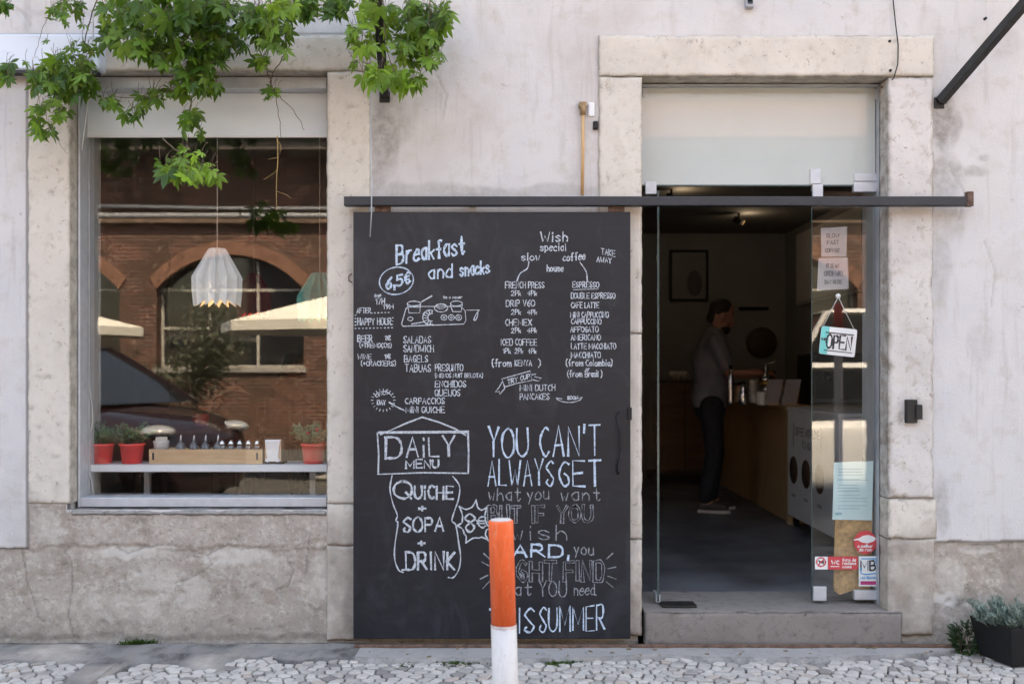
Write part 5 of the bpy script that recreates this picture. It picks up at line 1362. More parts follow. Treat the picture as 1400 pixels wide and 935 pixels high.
# more of the bar: cup stacks, jars, bottles and a wall shelf
for k, (px, Y, nm) in enumerate(((1030, 3.45, 'stack of white cups on the counter behind the glass carafe'), (1066, 3.7, 'stack of white cups on the counter behind the menu cards'))):
    c = on_counter(px, Y); t = thing('cup_stack', nm, 'cups', c, 'stacks of cups on the counter')
    for q_ in range(4): m = MB(); z = q_*.045; m.lathe([(.028, z), (.040, z + .06), (.037, z + .06), (.026, z + .008), (0, z + .008)], c, 14); m.build('cup', M['porcelain'], t)
for k, (px, Y, col, nm) in enumerate(((1008, 3.6, 'oak', 'brown lidded jar on the counter behind the steel bottle'), (1090, 3.35, 'brass', 'brass lidded jar on the counter behind the black coffee machine'))):
    item('storage_jar', nm, 'jar', [(.04, 0), (.045, .02), (.045, .13), (.035, .15)], px, Y, M[col], extra=cap_(.04, .151, .175, M['black_plastic'], 'lid'))
c = on_counter(1122, 3.2); t = thing('coffee_machine', 'black espresso machine at the far end of the counter behind the glass leaf', 'coffee machine', c)
m = MB(); m.box(c.x - .13, c.x + .30, c.y - .2, c.y + .25, c.z, c.z + .42); m.build('body', M['black_plastic'], t, bevel=.03)
m = MB(); m.box(c.x - .12, c.x + .28, c.y - .26, c.y - .201, c.z + .02, c.z + .05); m.build('drip_tray', M['chrome'], t)
m = MB(); m.tube([c + Vector((-.02, -.23, .26)), c + Vector((-.02, -.23, .20))], .03, 12); m.tube([c + Vector((-.02, -.24, .22)), c + Vector((-.02, -.36, .20))], .012, 8); m.build('portafilter', M['black_plastic'], t)
# back of the room
def frame(px0, px1, py0, py1, label, Y=IY1, mat='paper_grey'):
    t = thing('picture_frame', label, 'picture', P((px0+px1)/2, py1, Y - .02), 'framed prints on the back wall')
    m = MB(); a, b, z0, z1 = fx(px0, Y), fx(px1, Y), fz(py1, Y), fz(py0, Y)
    for (p0, p1, q0, q1) in ((a, b, z0, z0+.03), (a, b, z1-.03, z1), (a, a+.03, z0+.031, z1-.031), (b-.03, b, z0+.031, z1-.031)): m.box(p0, p1, Y - .03, Y - .002, q0, q1)
    m.build('frame', M['black_plastic'], t); m = MB(); m.box(a + .031, b - .031, Y - .015, Y - .002, z0 + .031, z1 - .031); m.build('print', M['int_wall'] if mat is None else M[mat], t)
    return t, a, b, z0, z1
t, a, b, z0, z1 = frame(915, 968, 342, 412, 'large framed print on the back wall above the standing man', mat=None)
m = MB(); m.ell(((a*.35+b*.65), IY1 - .017, z0 + .22), (.09, .004, .16)); m.build('motif', M['ink_grey'], t)
frame(1010, 1050, 420, 424, 'slim dark picture ledge on the back wall', mat=None)
m = MB(); m.lathe([(0, -.05), (.17, -.045), (.185, -.03), (.185, -.002)], P(1041, 468, IY1), 32, 'Y'); tag(m.build('round_wall_sign', M['dark_wood']), 'dark round sign on the back wall right of the standing man', 'sign')
sbx = thing('sideboard', 'dark wooden sideboard at the back of the cafe behind the standing man', 'sideboard', (fx(925, 5.6), 5.8, FLZ))
m = MB(); m.box(fx(890, 5.6), fx(985, 5.6), 5.6, 6.1, FLZ + .1, fz(519, 5.6)); m.build('body', M['dark_wood'], sbx, bevel=.006)
for x in (fx(892, 5.6), fx(980, 5.6)):
    for y in (5.63, 6.05): m = MB(); m.box(x, x + .05, y, y + .04, FLZ, FLZ + .099); m.build('leg', M['dark_wood'], sbx)
for pa_, pb_ in ((893, 935), (937, 982)): m = MB(); m.box(fx(pa_, 5.6), fx(pb_, 5.6), 5.585, 5.599, FLZ + .14, fz(524, 5.6)); m.build('door', M['table_wood'], sbx, bevel=.003)
for k, px in enumerate((919, 926, 934)):
    c = P(px, 0, 5.75); c.z = fz(519, 5.6) + .001; t = thing('cup', ['white cup on the sideboard, at the outer end of its row', 'white cup on the sideboard, in the middle of its row', 'white cup on the sideboard, closest to the standing man'][k], 'cup', c, 'white cups on the sideboard')
    m = MB(); m.lathe([(.028, 0), (.04, .09), (.036, .09), (.025, .008), (0, .008)], c, 16); m.build('bowl', M['porcelain'], t)
    m = MB(); m.tube([c + Vector((.037, 0, .07)), c + Vector((.058, 0, .06)), c + Vector((.055, 0, .03)), c + Vector((.033, 0, .022))], .005, 6); m.build('handle', M['porcelain'], t)
mb_ = thing('menu_board', 'long white menu board on the side wall above the counter', 'menu board', (IX1, 4.0, 2.2))
m = MB(); m.box(IX1 - .04, IX1 - .002, 4.44, 6.6, 2.13, 2.95); m.build('board', M['white'], mb_, bevel=.004)
m = MB(); m.box(IX1 - .044, IX1 - .0405, 4.5, 6.5, 2.14, 2.17); m.build('lower_rail', M['alu'], mb_)

# tables and chairs inside the window
def table(x, y, label):
    t = thing('cafe_table', label, 'table', (x, y, FLZ), 'wooden tables inside the cafe')
    m = MB(); m.box(x - .35, x + .35, y - .35, y + .35, FLZ + .72, FLZ + .755); m.build('table_top', M['table_wood'], t, bevel=.004)
    for sx in (-1, 1):
        for sy in (-1, 1):
            m = MB(); m.bar((x + sx*.31, y + sy*.31, FLZ), (x + sx*.29, y + sy*.29, FLZ + .719), .04, .04); m.build('leg', M['dark_wood'], t)
def chair(x, y, f, label):
    t = thing('cafe_chair', label, 'chair', (x, y, FLZ), 'wooden chairs inside the cafe')
    m = MB(); m.box(x - .2, x + .2, y - .2, y + .2, FLZ + .43, FLZ + .46); m.build('seat', M['table_wood'], t, bevel=.008)
    m = MB(); m.box(x - f*.2 - .012, x - f*.2 + .012, y - .19, y + .19, FLZ + .66, FLZ + .86); m.build('backrest', M['table_wood'], t, bevel=.006)
    for sx in (-1, 1):
        for sy in (-1, 1):
            tall = sx == -f
            m = MB(); m.bar((x + sx*.21, y + sy*.18, FLZ), (x + sx*.19, y + sy*.17, FLZ + (.66 if tall else .429)), .03, .03); m.build('leg', M['dark_wood'], t)
table(-1.75, 5.5, 'brown wooden table in front of the seated guest'); table(-2.6, 3.0, 'brown wooden table by the window, behind the white lamp')
table(-0.6, 3.4, 'brown wooden table between the window and the doorway'); chair(-2.45, 5.5, 1, 'wooden chair under the seated guest'); chair(-1.95, 3.05, -1, 'empty wooden chair at the table by the window')
for k, (x, y, nm) in enumerate(((-1.86, 5.4, 'red candle glass on the table of the seated guest'), (-2.5, 3.0, 'red candle glass on the table by the window'))):
    c = Vector((x, y, FLZ + .756)); m = MB(); m.lathe([(.05, 0), (.065, .05), (.062, .10), (.057, .10), (.055, .05), (0, .01)], c, 16); tag(m.build('candle_glass', M['red_plastic']), nm, 'candle', 'red candle glasses')
# ================================================================ PEOPLE
def person(label, base, yaw, J, shirt, trousers, prop=None):
    """J: joints in local axes (forward, left, up). One continuous body, clothes and hair as parts."""
    root = thing('person', label, 'person', base)
    rm = Matrix.Rotation(yaw, 3, 'Z')
    def T(p): return Vector(base) + rm @ Vector(p)
    j = {k: T(v) for k, v in J.items() if isinstance(v, tuple)}
    fwd = rm @ Vector((1, 0, 0)); left = rm @ Vector((0, 1, 0)); up = Vector((0, 0, 1))
    def fuse(m, name, mat, vox, sm=3):
        o = m.build(name, mat, root, fixn=True)
        r = o.modifiers.new('r', 'REMESH'); r.mode = 'VOXEL'; r.voxel_size = vox; r.use_smooth_shade = True
        s = o.modifiers.new('s', 'SMOOTH'); s.iterations = sm; s.factor = .5; return o
    hd = j['head']; hr = Matrix.Rotation(J['pitch'], 3, 'Y'); hm = (rm @ hr) * 1.12
    def H(x, y, z): return hd + hm @ Vector((x, y, z))
    m = MB()
    m.capsule([j['pelvis'], j['waist'], j['chest'], j['neckbase']], [.140, .128, .155, .085], 18)
    for s in ('l', 'r'):
        sg = 1 if s == 'l' else -1
        m.capsule([j['chest'] + up*.08 + left*sg*.06, j['sh_'+s]], [.09, .062], 14)
        m.capsule([j['sh_'+s], j['el_'+s], j['wr_'+s]], [.056, .043, .029], 14)
        m.capsule([j['hip_'+s], j['kn_'+s], j['an_'+s]], [.088, .060, .042], 14)
        m.capsule([j['an_'+s], j['toe_'+s]], [.042, .035], 12)
        # hand: palm, four fingers of unequal length bent at the knuckle, thumb from the side
        w = j['wr_'+s]; hd_ = j['hand_'+s]; dv = (hd_ - w).normalized(); inn = (-left*sg); inn = (inn - dv*inn.dot(dv)).normalized(); dn = dv.cross(inn).normalized()
        if dn.z > 0: dn = -dn
        palm = w + dv*.055
        m.capsule([w + dv*.01, palm + dv*.03], [.026, .034], 12)
        for k, (o_, L) in enumerate(((.026, .066), (.009, .074), (-.009, .070), (-.026, .055))):
            b0 = palm + dv*.035 + inn*o_; k1 = b0 + dv*L*.5 + dn*.008; k2 = k1 + dv*L*.25 + dn*L*.42
            m.capsule([b0, k1, k2], [.010, .009, .008], 8)
        tb = w + dv*.03 + inn*.028; m.capsule([tb, tb + inn*.022 + dv*.03 + dn*.01, tb + inn*.018 + dv*.062 + dn*.022], [.013, .011, .009], 8)
    m.capsule([j['neckbase'], hd - up*.06], [.060, .055], 14)
    m.ell(H(-.012, 0, .02), (.098, .077, .112), 18, 14, hm); m.ell(H(.028, 0, -.052), (.066, .058, .068), 14, 10, hm); m.ell(H(.062, 0, -.088), (.026, .028, .022), 10, 8, hm)
    m.capsule([H(.083, 0, .018), H(.106, 0, -.022)], [.010, .015], 8); m.capsule([H(.085, -.022, -.055), H(.088, 0, -.056), H(.085, .022, -.055)], [.007, .011, .007], 8); m.capsule([H(.078, -.035, .022), H(.086, 0, .026), H(.078, .035, .022)], [.009, .011, .009], 8)
    for sg in (-1, 1): m.ell(H(-.004, sg*.077, -.004), (.020, .010, .032), 8, 8, hm)
    fuse(m, 'body', M['skin_tone'], .0065, 3)
    for sg in (-1, 1): m = MB(); m.ell(H(.077, sg*.031, .004), (.008, .010, .007), 8, 6, hm); m.build('eye', M['ink'], root)
    m = MB(); m.ell(H(-.026, 0, .040), (.094, .081, .098), 18, 12, hm); m.ell(H(-.070, 0, -.02), (.040, .066, .066), 12, 10, hm)
    fuse(m, 'hair', M['hair'], .007, 2)
    if J.get('beard'):
        m = MB(); m.ell(H(.050, 0, -.080), (.055, .058, .044), 14, 10, hm); fuse(m, 'beard', M['hair'], .007, 2)
    m = MB()
    m.capsule([j['pelvis'] + up*.02, j['waist'], j['chest'], j['neckbase'] - up*.012], [.165, .155, .180, .100], 20)
    for s in ('l', 'r'):
        sg = 1 if s == 'l' else -1
        m.capsule([j['chest'] + up*.09 + left*sg*.06, j['sh_'+s] + up*.003], [.10, .078], 14)
        e = j['sh_'+s].lerp(j['el_'+s], J.get('sleeve', .78)); m.capsule([j['sh_'+s] + up*.003, e], [.078, .066], 14)
        if J.get('long'): m.capsule([e, j['el_'+s], j['el_'+s].lerp(j['wr_'+s], .9)], [.066, .056, .042], 14)
    fuse(m, 'shirt', shirt, .011, 3)
    m = MB(); m.capsule([j['pelvis'] + up*.03, j['pelvis'] - up*.06], [.150, .140], 18)
    for s in ('l', 'r'): m.capsule([j['hip_'+s], j['kn_'+s], j['an_'+s].lerp(j['kn_'+s], .08)], [.105, .078, .062], 16)
    fuse(m, 'trousers', trousers, .011, 3)
    for s in ('l', 'r'):
        a, t_ = j['an_'+s], j['toe_'+s]; dv = (t_ - a); dv.z = 0; dv.normalize(); sd_ = Vector((-dv.y, dv.x, 0)); z0 = base[2]
        heel = Vector((a.x, a.y, z0)) - dv*.055
        m = MB(); m.capsule([heel + dv*.045 + up*.055, heel + dv*.13 + up*.055, heel + dv*.225 + up*.045], [.044, .046, .036], 14); sh_ = fuse(m, 'shoe', M['shoe'], .009, 2)
        m = MB(); vs = [];  out = [(0, .030), (.06, .040), (.16, .045), (.23, .040), (.272, .018)]
        ring = [(u, v) for u, v in out] + [(u, -v) for u, v in reversed(out)]
        n = len(ring)
        vs = [heel + dv*u + sd_*v + up*.001 for u, v in ring] + [heel + dv*u + sd_*v + up*.026 for u, v in ring]
        m.add(vs, [tuple(range(n)), tuple(range(2*n-1, n-1, -1))] + [(i, (i+1) % n, (i+1) % n + n, i+n) for i in range(n)]); m.build('sole', M['sole'], sh_)
    return root, j
PX = (1.70, 3.55, FLZ)
stand = dict(pelvis=(0, 0, .95), waist=(.01, 0, 1.08), chest=(.02, 0, 1.30), neckbase=(.035, 0, 1.50), head=(.10, 0, 1.665), pitch=R(24), beard=True, sleeve=.72,
    sh_l=(.03, .185, 1.44), sh_r=(.03, -.185, 1.44), el_r=(.13, -.25, 1.17), wr_r=(.39, -.20, 1.19), hand_r=(.48, -.17, 1.18), el_l=(.17, .22, 1.17), wr_l=(.40, .13, 1.17), hand_l=(.49, .09, 1.16),
    hip_l=(0, .09, .92), hip_r=(0, -.09, .92), kn_l=(.06, .10, .50), kn_r=(.02, -.11, .50), an_l=(.02, .10, .09), an_r=(-.06, -.11, .09), toe_l=(.15, .12, .035), toe_r=(.07, -.14, .035))
person('bearded man in slate t-shirt and black trousers standing at the counter', PX, R(-4), stand, M['shirt'], M['trousers'])
c = Vector(PX) + Vector((.50, -.12, 1.13)); t = thing('coffee_tamper', 'small dark coffee cup held by the standing man', 'cup', c)
m = MB(); m.lathe([(.026, 0), (.034, .07), (.031, .07), (.022, .006), (0, .006)], c, 16); m.build('cup_bowl', M['black_plastic'], t); t.name = 'coffee_cup'
sit = dict(pelvis=(0, 0, .56), waist=(.03, 0, .68), chest=(.09, 0, .90), neckbase=(.13, 0, 1.09), head=(.20, 0, 1.25), pitch=R(26), long=True,
    sh_l=(.12, .18, 1.03), sh_r=(.12, -.18, 1.03), el_r=(.24, -.24, .80), wr_r=(.46, -.14, .82), hand_r=(.54, -.10, .82), el_l=(.26, .24, .80), wr_l=(.46, .14, .82), hand_l=(.54, .10, .82),
    hip_l=(.02, .09, .55), hip_r=(.02, -.09, .55), kn_l=(.44, .11, .53), kn_r=(.44, -.11, .53), an_l=(.42, .11, .09), an_r=(.40, -.11, .09), toe_l=(.55, .12, .035), toe_r=(.53, -.12, .035))
person('dark-haired guest in a dark red jumper seated at a table behind the window', (-2.50, 5.5, FLZ), 0.0, sit, M['red_shirt'], M['trousers'])

# ================================================================ SIGNS AND PAPERS ON THE GLASS LEAF
YS = YD - .006
def flat(name, label, cat, poly, mat, Y=YS, th=.0015, group=None):
    pts = [P(a, b, Y) for a, b in poly]; root = thing(name, label, cat, (sum(p.x for p in pts)/len(pts), Y, min(p.z for p in pts)), group)
    m = MB(); m.prism([(p.x, p.z) for p in pts], Y - th, Y); m.build('sheet', mat, root); return root
def rrect(x0, y0, x1, y1, r=3, rot=0):
    pts = []
    for cx, cy, a0 in ((x1-r, y0+r, -90), (x1-r, y1-r, 0), (x0+r, y1-r, 90), (x0+r, y0+r, 180)):
        for k in range(5): a = R(a0 + k*22.5); pts.append((cx + r*math.cos(a), cy + r*math.sin(a)))
    mx, my = (x0+x1)/2, (y0+y1)/2; c_, s_ = math.cos(R(rot)), math.sin(R(rot))
    return [(mx + (a-mx)*c_ - (b-my)*s_, my + (a-mx)*s_ + (b-my)*c_) for a, b in pts]
def rot_pts(pts, cx, cy, rot):
    c_, s_ = math.cos(R(rot)), math.sin(R(rot)); return [(cx + (a-cx)*c_ - (b-cy)*s_, cy + (a-cx)*s_ + (b-cy)*c_) for a, b in pts]
# OPEN sign hanging from a hook
YO = YD - .016; osn = thing('open_sign', 'white and teal OPEN sign hanging on two strings on the glass leaf', 'sign', P(1145.5, 490, YO))
CXO, CYO, RO = 1145.5, 467, 6.0
m = MB(); m.prism([(P(a, b, YO).x, P(a, b, YO).z) for a, b in rrect(1121, 448, 1170, 486, 2.5, RO)], YO - .004, YO); m.build('plate', M['white'], osn)
m = MB(); m.prism([(P(a, b, YO).x, P(a, b, YO).z) for a, b in rot_pts([(1121.3, 450), (1123.5, 448.2), (1132, 448.2), (1132, 485.8), (1123.5, 485.8), (1121.3, 484)], CXO, CYO, RO)], YO - .0052, YO - .0042); m.build('teal_band', M['teal'], osn)
class RPen(Pen):
    def stroke(s, pts, w): Pen.stroke(s, rot_pts(pts, CXO, CYO, RO), w)
q = RPen(YO - .0053); q.text('OPEN', 1130.5, 477, 1164.5, 18, 2.5, jit=.04); q.line([(1128, 456), (1166, 456)], 1.1, jit=0); q.line([(1128, 480.5), (1166, 480.5)], 1.1, jit=0); q.text('WE ARE', 1123, 467, 1129, 3, .7, jit=.05); q.build('lettering', M['ink'], osn)
m = MB(); hk = P(1146, 406, YO - .004)
for a in ((1125, 447), (1168, 451)): m.tube([hk, P(a[0], a[1], YO - .003)], .0016, 5)
m.build('string', M['cord_white'], osn)
hb = thing('suction_hook', 'clear suction hook on the glass leaf holding the OPEN sign', 'hook', P(1146, 408, YS))
m = MB(); m.lathe([(0, -.012), (.006, -.012), (.008, -.006), (.014, -.001), (.014, 0)], P(1146, 405, YS), 16, 'Y'); m.build('cup', M['porcelain'], hb)
# papers
def lines(q, x0, x1, ys, w=1.0):
    for y in ys: q.stroke([(x0 + random.uniform(0, 2), y), (x1 - random.uniform(0, (x1-x0)*.35), y)], w)
YI = YD + .0075
p1 = flat('paper_notice', 'upper grey printed notice on the glass leaf above the OPEN sign', 'notice', [(1122, 312), (1158, 310), (1157, 351), (1123, 351)], M['paper_grey'], YI, group='grey notices on the glass leaf')
q = Pen(YI - .0016); q.text('SLOW', 1130, 325, 1147, 5, 1.2); q.text('FAST', 1131, 334, 1147, 5, 1.2); q.text('COFFEE', 1128, 345, 1148, 5, 1.2); q.build('lettering', M['ink_grey'], p1)
p1 = flat('paper_notice', 'lower grey printed notice on the glass leaf just above the OPEN sign hook', 'notice', [(1119, 353), (1159, 352), (1160, 395), (1117, 397)], M['paper_grey'], YI, group='grey notices on the glass leaf')
q = Pen(YI - .0016); q.text('IT IS AN', 1130, 366, 1147, 5, 1.2); q.text('ORDINARY', 1127, 377, 1153, 6, 1.2); q.text('DAY HERE', 1128, 388, 1151, 5, 1.2); q.build('lettering', M['ink_grey'], p1)
p1 = flat('licence_paper', 'pale teal printed paper taped to the lower glass leaf', 'notice', [(1140, 632), (1194, 630), (1192, 711), (1138, 710)], M['paper_teal'], YI)
q = Pen(YI - .0016); lines(q, 1145, 1188, [641, 645, 649, 655, 656, 663, 667, 671, 677, 681, 685, 691, 695], .9); q.line([(1143, 702), (1150, 702)], 2.5); q.build('printed_lines', M['ink_teal'], p1)
p1 = flat('brown_paper_board', 'brown pressed-straw board leaning inside the glass leaf under the teal paper', 'board', [(1141, 700), (1192, 700), (1189, 806), (1165, 806), (1147, 812), (1139, 806)], M['osb'], YD + .03, .012)
p1 = flat('round_sticker', 'round red sticker with a white spoon shape on the glass leaf', 'sticker', [(1183 + 15.5*math.cos(R(a)), 741 + 16*math.sin(R(a))) for a in range(0, 360, 15)], M['red_sign'])
q = Pen(YS - .0016); 
m = MB(); Ys = YS - .0022; m.prism([(P(a, b, Ys).x, P(a, b, Ys).z) for a, b in [(1167, 737), (1174, 735.5), (1180, 732), (1188, 731), (1195, 733.5), (1198, 736), (1194, 740), (1186, 742.5), (1178, 741), (1173, 738), (1167, 738.6)]], Ys - .0004, Ys); m.build('spoon_mark', M['white'], p1)
q.text('o melhor', 1173, 748, 1193, 4, .9, jit=.05); q.text('da rua', 1175, 753, 1191, 4, .9, jit=.05); q.build('lettering', M['paper'], p1)
p1 = flat('no_dogs_sticker', 'small white sticker with a crossed-out dog on the glass leaf', 'sticker', [(1114, 760.5), (1131.5, 760.5), (1131.5, 778), (1114, 778)], M['paper'])
q = Pen(YS - .0016); q.circle(1122.5, 768, 6, 6, 1.7); q.stroke([(1118.5, 772), (1126.5, 764)], 1.3); q.build('ban_ring', M['red_sign'], p1)
m = MB(); Ys = YS - .0019; m.prism([(P(a, b, Ys).x, P(a, b, Ys).z) for a, b in [(1118.5, 766.5), (1119.5, 765), (1121, 766.5), (1125.5, 766.5), (1127, 765), (1126.5, 768), (1126, 771.5), (1125, 771.5), (1124.5, 769.5), (1121.5, 769.5), (1121, 771.5), (1120, 771.5), (1120, 768)]], Ys - .0002, Ys); m.build('dog_mark', M['ink'], p1)
p1 = flat('wifi_sticker', 'red strip sticker with white lettering beside the crossed-out dog', 'sticker', [(1132, 760.5), (1172.5, 760.5), (1172.5, 778), (1132, 778)], M['red_sign'])
q = Pen(YS - .0016); q.text('WC', 1137, 771, 1147, 5, 1.3, jit=.05); q.stroke([(1136, 774), (1147, 774)], 1.2); q.text('livro de', 1152, 767, 1170, 4, .8, jit=.05); q.text('reclama', 1152, 771.5, 1170, 4, .8, jit=.05); q.text('coes', 1152, 776, 1164, 3.5, .8, jit=.05); q.build('lettering', M['paper'], p1)
p1 = flat('payment_sticker', 'white and blue sticker with bold MB letters at the corner of the glass leaf', 'sticker', [(1174, 760), (1200, 760), (1199.5, 801), (1174, 801)], M['paper'], YS - .0004)
q = Pen(YS - .0022); q.text('MB', 1177, 779, 1197, 13, 2.2, jit=.03); q.build('lettering', M['ink'], p1)
q = Pen(YS - .0022); q.line([(1178, 763.5), (1197, 763.5), (1197.5, 770)], 1.6, jit=0); q.line([(1176.5, 776), (1177.5, 784), (1184, 785), (1197, 783.5)], 1.8, jit=0); q.text('MULTIBANCO', 1177, 791, 1197, 3, .8, jit=.03); q.build('blue_frame', M['blue_ink'], p1)
m = MB(); Ys = YS - .0022; m.prism([(P(a, b, Ys).x, P(a, b, Ys).z) for a, b in [(1176.5, 794), (1197.5, 794), (1197.5, 799), (1176.5, 799)]], Ys - .0004, Ys); m.build('magenta_strip', M['magenta_ink'], p1)

# ================================================================ ACROSS THE STREET (seen in the window glass)
BY = -14.0
bb = thing('brick_building', 'old red brick building with arched windows across the street', 'building', (0, BY, -.15))
PER, WWID = 3.58, 2.86; SILL, SPR, CRN = 1.42, 2.95, 3.62; TOP = 5.5
cx0 = -5.47
centres = [cx0 + PER*k for k in range(-4, 8)]
xa, xb = centres[0] - PER/2, centres[-1] + PER/2
m = MB(); dpt = .45
def arc(c, n=14):
    h = CRN - SPR; w_ = WWID/2; r = (w_*w_ + h*h)/(2*h); a0 = math.asin(w_/r); return [(c + r*math.sin(a0*(2*i/n - 1)), SPR - (r - h) + r*math.cos(a0*(2*i/n - 1))) for i in range(n + 1)]
for c in centres:
    a, b = c - PER/2, c + PER/2; l, r_ = c - WWID/2, c + WWID/2
    m.box(a, l, BY - dpt, BY, -.15, SPR); m.box(r_, b, BY - dpt, BY, -.15, SPR); m.box(l, r_, BY - dpt, BY, -.15, SILL)
    ar = arc(c); poly = [(a, SPR), ] + ar + [(b, SPR), (b, TOP), (a, TOP)]
    for (p0, p1) in zip(ar, ar[1:]): m.prism([p0, p1, (p1[0], TOP), (p0[0], TOP)], BY - dpt, BY)
    m.box(a, l, BY - dpt, BY, SPR, TOP); m.box(r_, b, BY - dpt, BY, SPR, TOP)
m.build('brick_wall', M['brick'], bb, merge=.0005)
m = MB()
for c in centres:
    ar = arc(c)
    for (p0, p1) in zip(ar, ar[1:]):
        n0 = Vector((p0[0]-c, 0, 2.5)).normalized()*.26; n1 = Vector((p1[0]-c, 0, 2.5)).normalized()*.26
        m.prism([p0, p1, (p1[0]+n1.x, p1[1]+n1.z), (p0[0]+n0.x, p0[1]+n0.z)], BY + .002, BY + .035)
m.build('arch_brickwork', simple('arch_bricks', (.20, .10, .07), .9, 0, .4, 14), bb)
for c in centres:
    f = MB(); l, r_ = c - WWID/2, c + WWID/2; yw = BY - .28
    for x in (l + .03, c - WWID/6, c + WWID/6, r_ - .03): f.box(x - .025, x + .025, yw - .03, yw + .03, SILL, SPR + (.05 if abs(x-c) > 1 else .55))
    for z in (SILL + .03, 2.2, SPR): f.box(l, r_, yw - .028, yw + .028, z - .025, z + .025)
    wf = f.build('arched_window', simple('old_white_frame', (.42, .41, .38), .7, 0, .15, 9) if c == centres[0] else bpy.data.materials['old_white_frame'], bb)
    f = MB(); f.prism([(l, SILL), (r_, SILL)] + arc(c)[::-1], yw - .012, yw - .004); f.build('pane', M['car_glass'], wf)
    f = MB(); f.box(l - .05, r_ + .05, BY - .25, BY + .06, SILL - .08, SILL - .002); f.build('sill', M['concrete'], wf)
m = MB(); m.box(xa, xb, BY - 8, BY - dpt - .01, -.15, TOP); m.build('rear_block', M['brick'], bb)
m = MB(); m.box(xa - .3, xb + .3, BY - 8.3, BY + .75, TOP, TOP + .22); m.build('eave', M['eave'], bb)
m = MB(); m.add([(xa-.4, BY+.85, TOP+.2), (xb+.4, BY+.85, TOP+.2), (xb+.4, BY-4, TOP+2.2), (xa-.4, BY-4, TOP+2.2), (xa-.4, BY-8.4, TOP+.2), (xb+.4, BY-8.4, TOP+.2)], [(0, 1, 2, 3), (3, 2, 5, 4), (0, 3, 4), (1, 5, 2), (0, 4, 5, 1)]); m.build('roof', M['roof_tile'], bb)
m = MB(); m.tube([(xa, BY + .12, 4.36), (xb, BY + .12, 4.36)], .05, 10); m.tube([(xa, BY + .10, 4.58), (-8, BY + .10, 4.55), (-5, BY + .10, 4.50), (xb, BY + .10, 4.60)], .035, 8); m.build('service_pipe', M['alu_dull'], bb)
m = MB(); m.box(xa, xb, BY + .002, BY + .14, 4.22, 4.30); m.build('string_course', simple('weathered_course', (.16, .11, .085), .9, 0, .3, 6), bb)
# white block farther along the street, to the right of the brick range
wb2 = thing('white_building', 'plain white rendered building beside the brick range across the street', 'building', (xb + 9, BY, -.15))
m = MB(); m.box(xb + .6, xb + 18, BY - 8, BY + .3, -.15, 6.5); m.build('wall', M['white'], wb2)
for k in range(5): m = MB(); m.box(xb + 2 + k*3, xb + 3.2 + k*3, BY + .302, BY + .34, 1.5, 3.2); m.build('window', M['car_glass'], wb2)
m = MB(); m.box(xb + .3, xb + 18.3, BY - 8.2, BY + .6, 6.5, 6.75); m.build('roof', M['roof_tile'], wb2)

def parasol(tip_px, tip_py, apex_py, half, Y, side, label):
    dd = 5.0 + 2*YG - 0 + abs(Y); sc = dd/F                      # virtual distance behind the pane
    tx = (tip_px - 700)*sc; zt = CAMZ + (HOR - tip_py)*sc; za = CAMZ + (HOR - apex_py)*sc; cx = tx + side*half
    root = thing('parasol', label, 'parasol', (cx, Y, -.15), 'cream parasols on the far pavement')
    m = MB(); n = 8; vs = [(cx, Y, za)]; mid = []
    for k in range(n):
        a = math.pi*2*k/n; vs.append((cx + half*math.cos(a), Y + half*math.sin(a), zt))
    for k in range(n):
        a = math.pi*2*k/n; vs.append((cx + half*math.cos(a), Y + half*math.sin(a), zt - .13))
    m.add(vs, [(0, 1+k, 1+(k+1) % n) for k in range(n)] + [(1+k, 9+k, 9+(k+1) % n, 1+(k+1) % n) for k in range(n)])
    o = m.build('canopy', M['canvas'], root); s_ = o.modifiers.new('t', 'SOLIDIFY'); s_.thickness = .006
    m = MB(); m.tube([(cx, Y, -.15), (cx, Y, za + .06)], .025, 10); m.build('pole', M['oak'], root)
    for k in range(n): a = math.pi*2*k/n; m = MB(); m.bar((cx, Y, za - .06), (cx + half*.97*math.cos(a), Y + half*.97*math.sin(a), zt - .012), .016, .02); m.build('rib', M['oak'], root)
    m = MB(); m.lathe([(.28, 0), (.28, .05), (.05, .09), (.04, .3)], (cx, Y, -.15), 16); m.build('foot', M['concrete'], root)
parasol(302, 443, 404, 1.55, -8.8, 1, 'cream parasol on the far pavement, reflected beneath the teal lamp')
parasol(196, 448, 414, 1.55, -10.2, -1, 'cream parasol on the far pavement, reflected at the frame end of the window')

# young olive tree reflected in the pane
tx = thing('olive_tree', 'small loose olive tree in front of the arched brick windows', 'tree', (-5.05, -10.5, -.15))
m = MB(); c = Vector((-5.05, -10.5, 0))
m.tube([c + Vector((0, 0, -.15)), c + Vector((.03, .02, .5)), c + Vector((-.02, 0, .95))], [.07, .05, .045], 8)
brs = []
for k in range(16):
    a = random.uniform(0, 6.3); e = c + Vector((math.cos(a)*random.uniform(.3, .95), math.sin(a)*random.uniform(.3, .8), random.uniform(1.1, 2.75))); brs.append(e); m.tube([c + Vector((-.02, 0, .9)), (c + Vector((-.02, 0, .95)) + e)/2 + Vector((0, 0, .12)), e], [.022, .014, .006], 5)
m.build('trunk', M['bark'], tx)
m = MB(); tint = []
for k in range(4200):
    e = random.choice(brs); p_ = e.lerp(c + Vector((0, 0, 1.0)), random.random()**1.6*.7) + Vector((random.gauss(0, .16), random.gauss(0, .16), random.gauss(0, .17)))
    narrow(m, tint, p_, Vector((random.uniform(-1, 1), random.uniform(-1, 1), random.uniform(-.3, 1))), random.uniform(.05, .11), .012, random.uniform(0, 1))
m.build('crown', M['olive_leaf'], tx, attrs={'tint': tint}, fixn=False)

